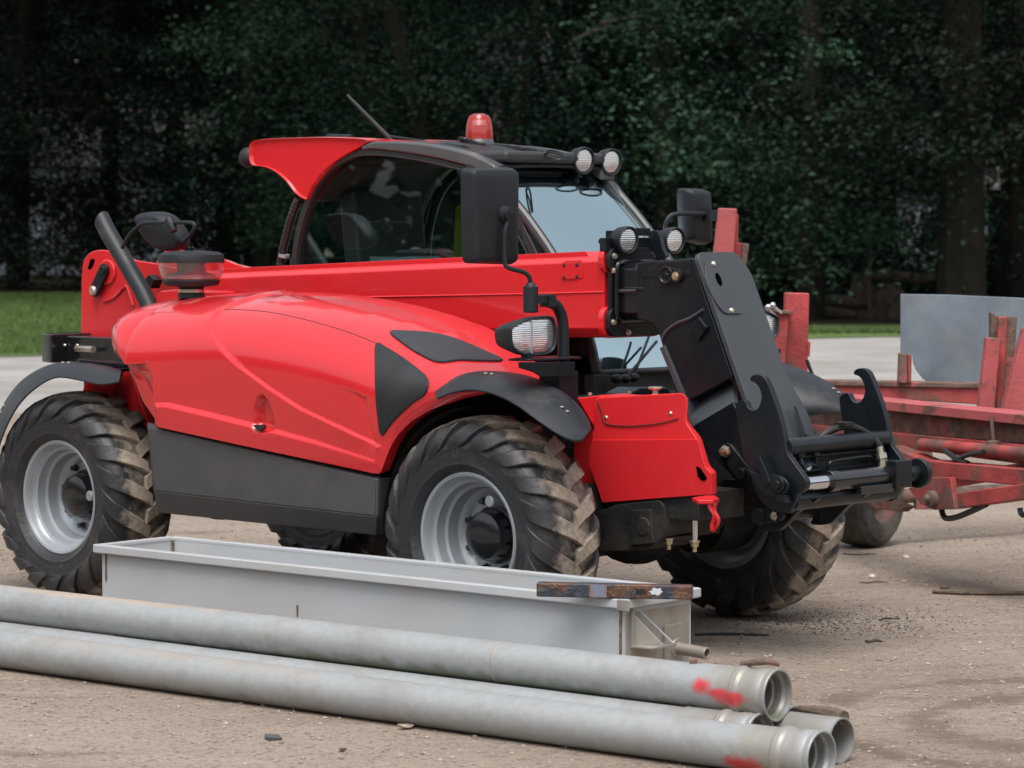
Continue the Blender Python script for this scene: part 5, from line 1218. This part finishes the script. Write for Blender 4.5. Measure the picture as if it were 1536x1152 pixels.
# uprights
fpart('post', WY([(1078,312),(1106,313),(1097,425),(1099,470),(1060,470),(1068,400)], 14.2), (0,.06,0), 'farm_pink')
fpart('post', WY([(1104,320),(1108,322),(1107,364),(1124,366),(1106,470),(1090,470)], 14.27), (0,.06,0), 'farm_red')
fpart('post', WY([(1113,364),(1124,366),(1116,420),(1112,400)], 14.25), (0,.02,0), 'farm_rust')
fpart('post', WY([(1178,439),(1214,440),(1211,580),(1174,578)], 14.1), (0,.08,0), 'farm_red')
fpart('post', WY([(1161,467),(1184,468),(1177,560),(1152,555)], 14.0), (0,.05,0), 'farm_red')
fpart('post_cap', WY([(1158,465),(1190,467),(1190,471),(1158,470)], 13.98), (0,.12,0), 'farm_rust', .002)
fpart('post', WY([(1211,512),(1216,512),(1215,535),(1211,535)], 14.0), (0,.05,0), 'farm_red')
fpart('post', WY([(1349,529),(1361,531),(1361,575),(1347,575)], 14.25), (0,.05,0), 'farm_rust')
fpart('post', WY([(1361,531),(1368,532),(1367,575),(1361,575)], 14.27), (0,.05,0), 'farm_red')
fpart('post', WY([(1486,468),(1494,473),(1526,475),(1517,615),(1486,613)], 12.9), (0,.06,0), 'farm_rust')
fpart('post', WY([(1497,475),(1512,475),(1504,614),(1494,613)], 12.88), (0,.02,0), 'farm_red')
fpart('post', WY([(1480,506),(1501,508),(1492,616),(1468,612)], 12.8), (0,.07,0), 'farm_pink')
fpart('post', WY([(1536,492),(1575,492),(1560,625),(1504,618)], 12.6), (0,.08,0), 'farm_pink')
fpart('post_foot', WY([(1498,621),(1510,616),(1560,622),(1560,636),(1515,630)], 12.5), (0,.20,0), 'farm_rust', .003)
m_ = MB()
for (x0,y0),(x1,y1) in (((1152,461),(1164,474)),((1159,458),(1172,470))):
    a = W(x0,y0,'y',13.95)-FO; b = W(x1,y1,'y',13.98)-FO; m_.tube([a,b], .007, 8); m_.ball(a, .016, n=12)
m_.build('control_lever', 'chrome', FI, split=True)
m_ = MB(); m_.tube(smoothpoly([W(a,b,'y',13.9)-FO for a,b in ((1148,530),(1150,500),(1160,490),(1166,500))], False, 5), .012, 8); m_.build('pipe_loop', 'hose', FI)
m_ = MB(); m_.tube([W(1210,540,'y',14.0)-FO, W(1222,572,'y',14.0)-FO], .009, 8); m_.build('prop_rod', 'hose', FI)
for k,(a,b) in enumerate(((1490,625),(1493,660))): pass
m_ = MB(); q = WB(1487,625,-.04)-FO; m_.tube([q, WB(1490,660,-.04)-FO], .008, 8); m_.lathe(WB(1490,662,-.04)-FO, (0,0,1), [(-.03,.01),(-.02,.03),(.0,.03),(.005,.01)], 10); m_.build('clamp_bolt', 'farm_rust', FI)
# wheels
fwm = mat('small_tyre', (.03,.028,.026), .75, var=.3, vscale=6, col2=(.10,.085,.07), mscale=5, bump=.3, bscale=30)
def fwheel(c, axd, R=.235):
    axd = Vector(axd).normalized(); o = empty('wheel', (0,0,0), parent=FI)
    m_ = MB(); m_.lathe(c, axd, [(-.10,.11),(-.11,.15),(-.105,.20),(-.08,R-.008),(-.03,R),(.03,R),(.08,R-.008),(.105,.20),(.11,.15),(.10,.11)], 48, False); m_.build('tyre', fwm, o)
    m_ = MB(); m_.lathe(c, axd, [(.098,.112),(.104,.118),(.095,.105),(.06,.098),(.03,.09),(.02,.05),(.05,.045),(.052,.001)], 36, False); m_.lathe(c, axd, [(-.10,.112),(-.04,.09),(-.02,.03)], 36, False); m_.build('rim', 'farm_rust', o)
fwheel(Vector((W(1300,822,'z',G).x, W(1300,822,'z',G).y+.06, .235+G))-FO, (.80,-.60,0))
fwheel(Vector((3.1,14.9,.235+G))-FO, (.80,-.60,0))
m_ = MB(); c_ = Vector((W(1300,822,'z',G).x, W(1300,822,'z',G).y+.06, .235+G))-FO; m_.cyl(c_, Vector((3.1,14.9,.235+G))-FO, .035, 14); m_.box(c_+Vector((.3,.15,.16)), (.08,.08,.45)); m_.build('axle', 'farm_rust', FI)
# galvanised sheet standing on the trailer
SH = [(1351,441),(1420,442),(1580,449),(1580,577),(1393,574),(1384,568),(1375,556),(1370,545),(1369,532),(1351,530)]
m_ = MB(); m_.prism(WY(SH, 14.5), (0,.012,0)); o = m_.build('metal_sheet', 'sheet', bev=.003); tag(o, 'dented grey galvanised sheet standing upright on the red trailer', 'metal sheet')

# ================================================================== DEBRIS
def stick(px, py, length, ang, r, m, label, name='stick', bend=.02, cat='stick'):
    c = W(px,py,'z',G+r); d = Vector((cos(ang),sin(ang),0)); s_ = Vector((-d.y,d.x,0))
    pts = [Vector((0,0,0)) + d*length*(t-.5) + s_*bend*sin(t*7+px) for t in (0,.2,.4,.6,.8,1)]
    mb = MB(); mb.tube(pts, [r*.7,r,r*1.1,r,r*.9,r*.5], 6); o = mb.build(name, m); o.location = (c.x,c.y,G+r*.8); tag(o, label, cat); return o
wm = mat('dead_wood', (.10,.075,.055), .9, var=.4, vscale=60); dk = mat('dark_strip', (.02,.02,.022), .7)
stick(1498,889,.55,-.15,.011,wm,'long brown stick on the ground at the right edge')
stick(1310,873,.12,.1,.004,wm,'thin twig lying beside a pale stone')
stick(1290,831,.16,0,.004,wm,'straight thin twig near the small trailer wheel')
stick(1098,951,.28,-.05,.006,dk,'black rubber strip on the dirt beside the far front tyre','rubber_strip',.01,'rubber strip')
stick(1310,961,.06,.1,.006,wm,'short brown twig right of the trough end')
stick(1330,928,.10,.5,.004,dk,'dark twig among the grey chippings')
def lump(px, py, s, m, label, name, cat, fl=.6):
    s *= .7; c = W(px,py,'z',G); bm = bmesh.new(); bmesh.ops.create_icosphere(bm, subdivisions=2, radius=s)
    for v in bm.verts:
        k = 1+.25*sin(v.co.x*90+px)+.2*sin(v.co.y*120+py); v.co = Vector((v.co.x*k, v.co.y*k*.8, v.co.z*fl*k))
    mb = MB(); mb.bm.free(); mb.bm = bm; o = mb.build(name, m); o.location = (c.x,c.y,G+s*fl*.7); tag(o,label,cat); return o
pale = mat('pale_stone',(.55,.52,.47),.8,var=.2,vscale=30)
lump(1309,867,.022,pale,'white stone resting against a thin twig','stone','stone')
lump(1358,838,.022,pale,'white stone alone on the dirt near the trailer','stone','stone')
lump(1418,883,.03,mat('rust_lump',(.14,.08,.06),.9,var=.4,vscale=40),'reddish brown flattened clod near the long stick','clod','clod',.35)
lump(388,1037,.014,mat('brown_clod',(.15,.11,.08),.9),'small brown clod below the front pipe','clod','clod')
def leaf3d(px, py, s, rz, m, label, name='dry_leaf', cat='dry leaf'):
    c = W(px,py,'z',G); rows = []
    for i in range(7):
        u = i/6*2-1; w_ = s*.5*(1-u*u)**.6
        rows.append([Vector((u*s, v*w_, .35*s*abs(u)**2 + .45*w_*v*v + .004)) for v in (-1,-.5,0,.5,1)])
    mb = MB(); mb.grid(rows); o = mb.build(name, m, ang=80); so = o.modifiers.new('s','SOLIDIFY'); so.thickness = .001; o.location = c; o.rotation_euler = (.2,.1,rz); tag(o,label,cat)
lf = mat('dry_leaf', (.33,.26,.20), .8, var=.3, vscale=60)
leaf3d(607,1094,.032,.6,lf,'curled dry brown leaf lying below the front pipe')
leaf3d(513,1128,.025,2.,lf,'flat dry leaf on the pale dust at the bottom edge')
m_ = MB(); m_.prism(corner([Vector((-.025,-.018,0)),Vector((.028,-.016,0)),Vector((.022,.02,0)),Vector((-.02,.018,0))],.004), (0,0,.010)); o = m_.build('slate_chip', mat('slate',(.07,.075,.08),.6,var=.2)); c = W(408,1110,'z',G); o.location = (c.x,c.y,G+.003); o.rotation_euler=(.15,.1,.3); tag(o,'dark grey slate chip on the dirt below the front pipe','stone chip')

# ================================================================== TREES
bark = mat('bark', (.024,.020,.016), .95, var=.4, vscale=4, col2=(.014,.017,.012), mscale=2, bump=1., bscale=14, spec=.1)
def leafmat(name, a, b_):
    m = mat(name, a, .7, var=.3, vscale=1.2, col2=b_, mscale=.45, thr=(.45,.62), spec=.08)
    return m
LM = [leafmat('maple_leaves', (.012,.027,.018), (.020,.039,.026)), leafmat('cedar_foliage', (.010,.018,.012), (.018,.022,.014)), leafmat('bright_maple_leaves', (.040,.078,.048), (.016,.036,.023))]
def leaves(clumps, per, size, flat=.4, droop=.0):
    n = len(clumps)*per
    cc = np.repeat(np.array([c[:3] for c in clumps]), per, 0); rr = np.repeat(np.array([c[3] for c in clumps]), per)
    g = rng.normal(0, .5, (n,3)); g[:,2] *= flat
    P = cc + g*rr[:,None]; P[:,2] -= droop*(g[:,0]**2+g[:,1]**2)*rr
    nrm = rng.normal(0,.42,(n,3)); nrm[:,2] += .85; nrm /= np.linalg.norm(nrm,axis=1)[:,None]
    t = rng.normal(0,1,(n,3)); t -= nrm*(t*nrm).sum(1)[:,None]; t /= np.linalg.norm(t,axis=1)[:,None]; b = np.cross(nrm,t)
    s = size*rng.uniform(.6,1.3,n)[:,None]
    fold = nrm*s*.25
    v = np.empty((n,6,3))
    v[:,0] = P - t*s; v[:,1] = P - t*s*.2 + b*s*.75 + fold; v[:,2] = P + t*s*.45 + b*s*.45 + fold*.6; v[:,3] = P + t*s*1.1 - fold*.5; v[:,4] = P + t*s*.45 - b*s*.45 + fold*.6; v[:,5] = P - t*s*.2 - b*s*.75 + fold
    return v.reshape(-1,3)
def leafmesh(name, v):
    n = len(v)//6; me = bpy.data.meshes.new(name); me.vertices.add(len(v)); me.vertices.foreach_set('co', v.astype(np.float32).ravel())
    # two quads folded on the midrib: 0-1-2-3 and 0-3-4-5
    idx = np.arange(n)[:,None]*6
    f = np.concatenate([idx+np.array([[0,1,2,3]]), idx+np.array([[0,3,4,5]])],1).reshape(-1)
    me.loops.add(len(f)); me.loops.foreach_set('vertex_index', f.astype(np.int32)); me.polygons.add(n*2)
    me.polygons.foreach_set('loop_start', (np.arange(n*2)*4).astype(np.int32)); me.polygons.foreach_set('loop_total', np.full(n*2,4,np.int32))
    me.update(calc_edges=True); return me
def limb(mb, a, b, r0, r1, wob=.25, n=8):
    a, b = Vector(a), Vector(b); L = (b-a).length; P = []
    o1 = Vector([random.uniform(-1,1) for _ in range(3)]); o2 = Vector([random.uniform(-1,1) for _ in range(3)])
    for i in range(n):
        t = i/(n-1); P.append(a.lerp(b,t) + (o1*sin(t*3.1)+o2*sin(t*6.2)*.5)*wob*L*.12 + Vector((0,0,.06*L*sin(t*pi))))
    mb.tube(P, [r0+(r1-r0)*(i/(n-1))**.8 for i in range(n)], 8); return P
def make_tree(kind, mname, low, trunk_r, trunk_tops, R=4.6, Hh=13, ncl=190, per=60, size=.085):
    root = empty(mname, (0,0,0)); mb = MB(); clumps = []
    for k in range(ncl):
        for _ in range(50):
            z = low + (Hh-low)*random.random()**1.35; t = (z-low)/(Hh-low)
            if kind == 'cedar': rad = R*(1-t)**.7*.9+.5
            else: rad = R*(1-abs(2*t-.9)**2.2*.55) if t < .45 else R*max(.25, 1-((t-.45)/.6)**2)
            a = random.uniform(0,6.28); q = rad*random.random()**.45
            break
        clumps.append((q*cos(a), q*sin(a), z + random.uniform(-.3,.3), random.uniform(.6,1.35)))
    top = None
    for i,(tx,ty,tz,r0) in enumerate(trunk_tops):
        P = limb(mb, (0 if i == 0 else tx*.05,0,-.1), (tx,ty,tz), r0, r0*.35, .25, 12)
        if i == 0: top = P
        for k in range(9):
            p = P[3+k%9]; c = min(random.sample(clumps, 12), key=lambda c: (Vector(c[:3])-p).length + abs(c[2]-p.z)*1.5)
            Q = limb(mb, p, Vector(c[:3]), r0*.20, .02, .5, 7)
            for j in range(2):
                c2 = min(random.sample(clumps, 25), key=lambda c: (Vector(c[:3])-Q[4]).length); limb(mb, Q[4], Vector(c2[:3]), .035, .012, .5, 5)
    tr = mb.build('trunk', bark, root)
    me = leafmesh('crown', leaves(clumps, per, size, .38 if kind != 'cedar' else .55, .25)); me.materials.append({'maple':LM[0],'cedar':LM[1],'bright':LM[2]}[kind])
    cr = bpy.data.objects.new('crown', me); C.objects.link(cr); cr.parent = root
    return root
T1 = make_tree('maple','maple_tree', 1.6, .3, [(.6,.2,11,.34)], ncl=150, per=185, size=.055)
T2 = make_tree('maple','maple_tree', 3.0, .3, [(-2.2,.4,9,.30),(2.0,-.3,9.5,.28)], ncl=140, per=175, size=.055)
T3 = make_tree('cedar','cedar_tree', .8, .3, [(.1,.1,13,.30)], R=3.2, ncl=170, per=150, size=.053)
T4 = make_tree('bright','maple_tree', 1.1, .25, [(.8,.6,10,.26)], R=4.2, ncl=150, per=185, size=.055)
T5 = make_tree('cedar','cedar_tree', 2.6, .4, [(.05,.05,14,.42)], R=3.4, ncl=150, per=150, size=.055)
spots = [ # proto, px, Y, rotation, scale, label
 (T3, 25, 73, .3, 1.0, 'dark cedar at the left edge beyond the grass'),
 (T1, 150, 78, 1.1, .95, 'maple behind the two cedars on the left'),
 (T3, 255, 74, 2.3, 1.05, 'dark cedar rising above the exhaust pipe'),
 (T1, 400, 72, 4.0, 1.0, 'maple standing behind the red roof visor'),
 (T2, 702, 60, .0, 1.0, 'maple with a forked trunk behind the beacon'),
 (T4, 560, 66, 2.0, 1.05, 'fresh green maple between the antenna and the visor'),
 (T3, 905, 62, 5.0, 1.0, 'dark cedar behind the roof lamps'),
 (T1, 1010, 56, 3.1, .95, 'maple above the boom work lamps'),
 (T4, 1215, 49, .9, 1.0, 'brighter maple reaching low over the road on the right'),
 (T5, 1442, 47, 1.5, 1.0, 'big thick-trunked tree behind the grey metal sheet'),
 (T5, 1530, 52, 4.2, 1.0, 'thick-trunked tree at the right edge'),
 (T1, 1330, 60, 5.2, 1.0, 'maple behind the soil heap'),
 (T1, 820, 76, .4, 1.0, 'maple seen through the gap right of the beacon'),
 (T3, -110, 70, 1.7, 1.1, 'cedar leaning in from beyond the left frame'),
 (T5, 520, 84, 2.9, 1.0, 'tall tree in the second row behind the visor'),
 (T1, 1120, 74, 2.2, 1.05, 'maple in the second row behind the far mirror'),
 (T5, 340, 88, .8, 1.0, 'second-row tree in the gap between cedar and maple'),
 (T1, 650, 86, 3.6, 1.1, 'second-row maple left of the forked trunk'),
 (T5, 1640, 58, 5.5, 1.1, 'tree just outside the right frame'),
 (T2, 960, 84, 1.9, 1.1, 'second-row forked maple above the windscreen'),
 (T1, 30, 90, 4.8, 1.1, 'second-row maple behind the left cedar'),
]
used = set()
for proto, px, Y, rz, sc2, lab in spots:
    r = proto if proto.name not in used else copy_tree(proto); used.add(proto.name)
    r.location = ((px-768)/F*Y, Y, G); r.rotation_euler = (0,0,rz); r.scale = (sc2,)*3
    tag(r, lab, 'tree', 'trees beyond the road')
# bare broken branches
mb = MB(); p0 = W(1175,22,'y',54); p1 = W(1040,40,'y',53.5); p2 = W(905,42,'y',53); p3 = W(860,60,'y',53.5)
mb.tube([Vector(p0)+Vector((1.6,.5,.6)),p0,p1,p2,p3], [.08,.06,.055,.045,.03], 8); mb.tube([p1, W(960,25,'y',53.2), W(900,35,'y',53)], [.05,.045,.04], 8)
o = mb.build('bare_branch', mat('dry_bark',(.035,.030,.022),.9,var=.3)); tag(o,'long bare dead branch hanging in the foliage top centre','branch')
# far wood, plus an unseen canopy layer added to block sky light
n = 5200; cl = [(random.uniform(-34,40), random.uniform(112,124), random.uniform(0,17), random.uniform(.9,1.6)) for _ in range(1500)] + [(random.uniform(-32,38), random.uniform(52,126), random.uniform(11.5,16), random.uniform(1.2,2.2)) for _ in range(1300)]
cl2 = [(random.uniform(-40,46), random.uniform(120,134), random.uniform(-.5,18), random.uniform(1.2,2.0)) for _ in range(2600)]
me = leafmesh('far_wood_and_shade_canopy', np.concatenate([leaves(cl, 26, .34, .7), leaves(cl2, 22, .62, .9)])); me.materials.append(LM[1]); o = bpy.data.objects.new('far_wood_and_shade_canopy', me); C.objects.link(o); tag(o,'dense dark woodland far behind the first trees, plus an added canopy blocking sky light','woodland',None,'stuff')
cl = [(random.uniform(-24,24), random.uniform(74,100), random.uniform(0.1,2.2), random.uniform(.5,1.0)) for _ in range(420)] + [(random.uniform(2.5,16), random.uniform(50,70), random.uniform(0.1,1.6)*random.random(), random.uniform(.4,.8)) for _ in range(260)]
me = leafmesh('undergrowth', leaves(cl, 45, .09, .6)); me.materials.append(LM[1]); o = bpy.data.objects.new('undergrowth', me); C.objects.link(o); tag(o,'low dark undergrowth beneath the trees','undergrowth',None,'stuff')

cl = []  # unseen trees around the near side, added to darken reflections and deepen blacks
for _ in range(1500):
    a_ = random.uniform(radians(150), radians(390)); r_ = random.uniform(30, 38); cl.append((r_*1.5*cos(a_), 8+r_*sin(a_), random.uniform(0, 8.5), random.uniform(1.2,2.2)))
me = leafmesh('unseen_tree_belt', leaves(cl, 16, .55, .8)); me.materials.append(LM[1]); o = bpy.data.objects.new('unseen_tree_belt', me); C.objects.link(o); tag(o,'unseen dark tree belt behind the camera, added to darken reflections','woodland',None,'stuff')
# houses glimpsed through the trees; the left one stands in for bright gaps
def house(px0, px1, Y, ztop, label, wallc):
    x0, x1 = (px0-768)/F*Y, (px1-768)/F*Y; h = empty('house', ((x0+x1)/2, Y, G)); w = x1-x0
    wm_ = mat('house_wall', wallc, .8, var=.1, vscale=2)
    m_ = MB(); m_.box((0,3,ztop/2),(w,6,ztop)); m_.build('wall', wm_, h)
    m_ = MB(); m_.prism([(-w/2-.4,-.4,ztop),(-w/2-.4,6.4,ztop),(-w/2-.4,3,ztop+2)], (w+.8,0,0)); m_.build('roof', mat('shingle_roof',(.12,.11,.11),.8,var=.2), h)
    nwin = max(1,int(w/2.6))
    for k in range(nwin):
        xc = -w/2 + (k+.5)*w/nwin
        for zc in ([1.5] if ztop < 4.5 else [1.5,4.5]):
            m_ = MB(); m_.ring([Vector(p) for p in ((xc-.6,-.03,zc-.6),(xc+.6,-.03,zc-.6),(xc+.6,-.03,zc+.6),(xc-.6,-.03,zc+.6),(xc-.6,-.03,zc-.6))],[Vector(p) for p in ((xc-.5,-.03,zc-.5),(xc+.5,-.03,zc-.5),(xc+.5,-.03,zc+.5),(xc-.5,-.03,zc+.5),(xc-.5,-.03,zc-.5))], (0,.03,0)); f_ = m_.build('window', 'paper', h)
            m_ = MB(); m_.box((xc,-.012,zc),(1.0,.01,1.0)); m_.build('pane', 'window' if False else 'black_gloss', f_)
    tag(h, label, 'house'); return h
house(-60, 340, 96, 3.6, 'low pale grey house added behind the left cedars in place of bright gaps', (.55,.60,.68))
house(735, 860, 92, 6.2, 'pinkish house glimpsed right of the beacon', (.50,.40,.40))
# soil heap, hut and pole under the trees on the right
c = W(1318,474,'z',.1)
bm = bmesh.new(); bmesh.ops.create_uvsphere(bm, u_segments=40, v_segments=20, radius=1)
for v in bm.verts:
    k = 1+.12*sin(v.co.x*5+1)+.1*sin(v.co.y*7)+.06*sin(v.co.x*17+v.co.z*9); v.co = Vector((v.co.x*.62*k, v.co.y*.7*k, max(-.05, v.co.z*.62*k)))
mb = MB(); mb.bm.free(); mb.bm = bm; o = mb.build('soil_heap', mat('soil',(.065,.045,.033),.95,var=.4,vscale=8,bump=.8,bscale=20)); o.location = ((1325-768)/F*50,50,G); tag(o,'brown soil heap under the trees on the right','soil heap')
logm = mat('log_bark', (.06,.045,.034), .9, var=.4, vscale=9, bump=.8, bscale=30)
for i_, (px_, z_, L2_, yaw_, lb_) in enumerate(((1262,.10,1.3,.15,'longest log at the foot of the soil heap'),(1270,.30,.9,-.2,'short log lying on top of the longest log'),(1395,.12,1.1,-.3,'log lying right of the soil heap'),(1348,.72,1.2,.12,'crooked log on the crest of the soil heap'))):
    m_ = MB(); m_.tube([(-L2_/2,0,0),(-L2_/6,.02,.02),(L2_/5,-.02,.0),(L2_/2,.0,.03)], [.10,.11,.10,.085], 12); o = m_.build('log', logm); o.location = ((px_-768)/F*49.6, 49.6, G+z_); o.rotation_euler = (0,.06,yaw_); tag(o, lb_, 'log', 'logs around the soil heap')
m_ = MB(); m_.box((0,0,.6),(.30,.02,.35), Matrix.Rotation(.3,3,'Y')); o = m_.build('board', logm); o.location = ((1290-768)/F*49.3,49.3,G); tag(o,'small brown board leaning against the soil heap','board')
m_ = MB(); m_.cyl((0,0,0),(0,0,1.5),.03,10); m_.lathe((0,0,1.5),(0,0,1),[(0,.045),(.05,.04),(.08,.001)],10); o = m_.build('pole',logm); o.location = ((1304-768)/F*49,49,G); tag(o,'thin dark pole standing by the soil heap','pole')
hh = house(1335, 1480, 78, 2.6, 'small pale hut between the trees above the grey sheet', (.30,.34,.40)); hh['category'] = 'hut'; hh.name = 'garden_hut'

# ================================================================== LIGHT, SKY, CAMERA
SUN = Vector((-.05,-.42,.88)).normalized(); el = math.asin(SUN.z); az = atan2(SUN.x, SUN.y)
w = bpy.data.worlds.new('World'); sc.world = w; w.use_nodes = True; N = w.node_tree.nodes; L = w.node_tree.links
sky = N.new('ShaderNodeTexSky'); sky.sky_type = 'NISHITA'; sky.sun_disc = False; sky.sun_elevation = el; sky.sun_rotation = az; sky.dust_density = 4; sky.air_density = 1.2
hs_ = N.new('ShaderNodeHueSaturation'); hs_.inputs['Saturation'].default_value = .32; L.new(sky.outputs[0], hs_.inputs['Color']); L.new(hs_.outputs[0], N['Background'].inputs['Color'])
N['Background'].inputs['Strength'].default_value = .13
sl = bpy.data.lights.new('sun', 'SUN'); sl.energy = 1.45; sl.angle = radians(35); sl.color = (1,.965,.92)
so = bpy.data.objects.new('sun', sl); C.objects.link(so); so.rotation_euler = SUN.to_track_quat('Z','Y').to_euler()
cam = bpy.data.cameras.new('camera'); co = bpy.data.objects.new('camera', cam); C.objects.link(co)
co.location = (0,0,H); co.rotation_euler = (pi/2-PITCH,0,0); cam.sensor_width = 36; cam.lens = 36*F/1536; cam.clip_end = 1500
cam.dof.use_dof = True; cam.dof.focus_distance = 10.3; cam.dof.aperture_fstop = 6.3
sc.camera = co
sc.view_settings.view_transform = 'Standard'; sc.view_settings.look = 'None'; sc.view_settings.exposure = .68; sc.view_settings.gamma = 1
sc.cycles.max_bounces = 8; sc.cycles.transparent_max_bounces = 16; sc.cycles.use_denoising = True
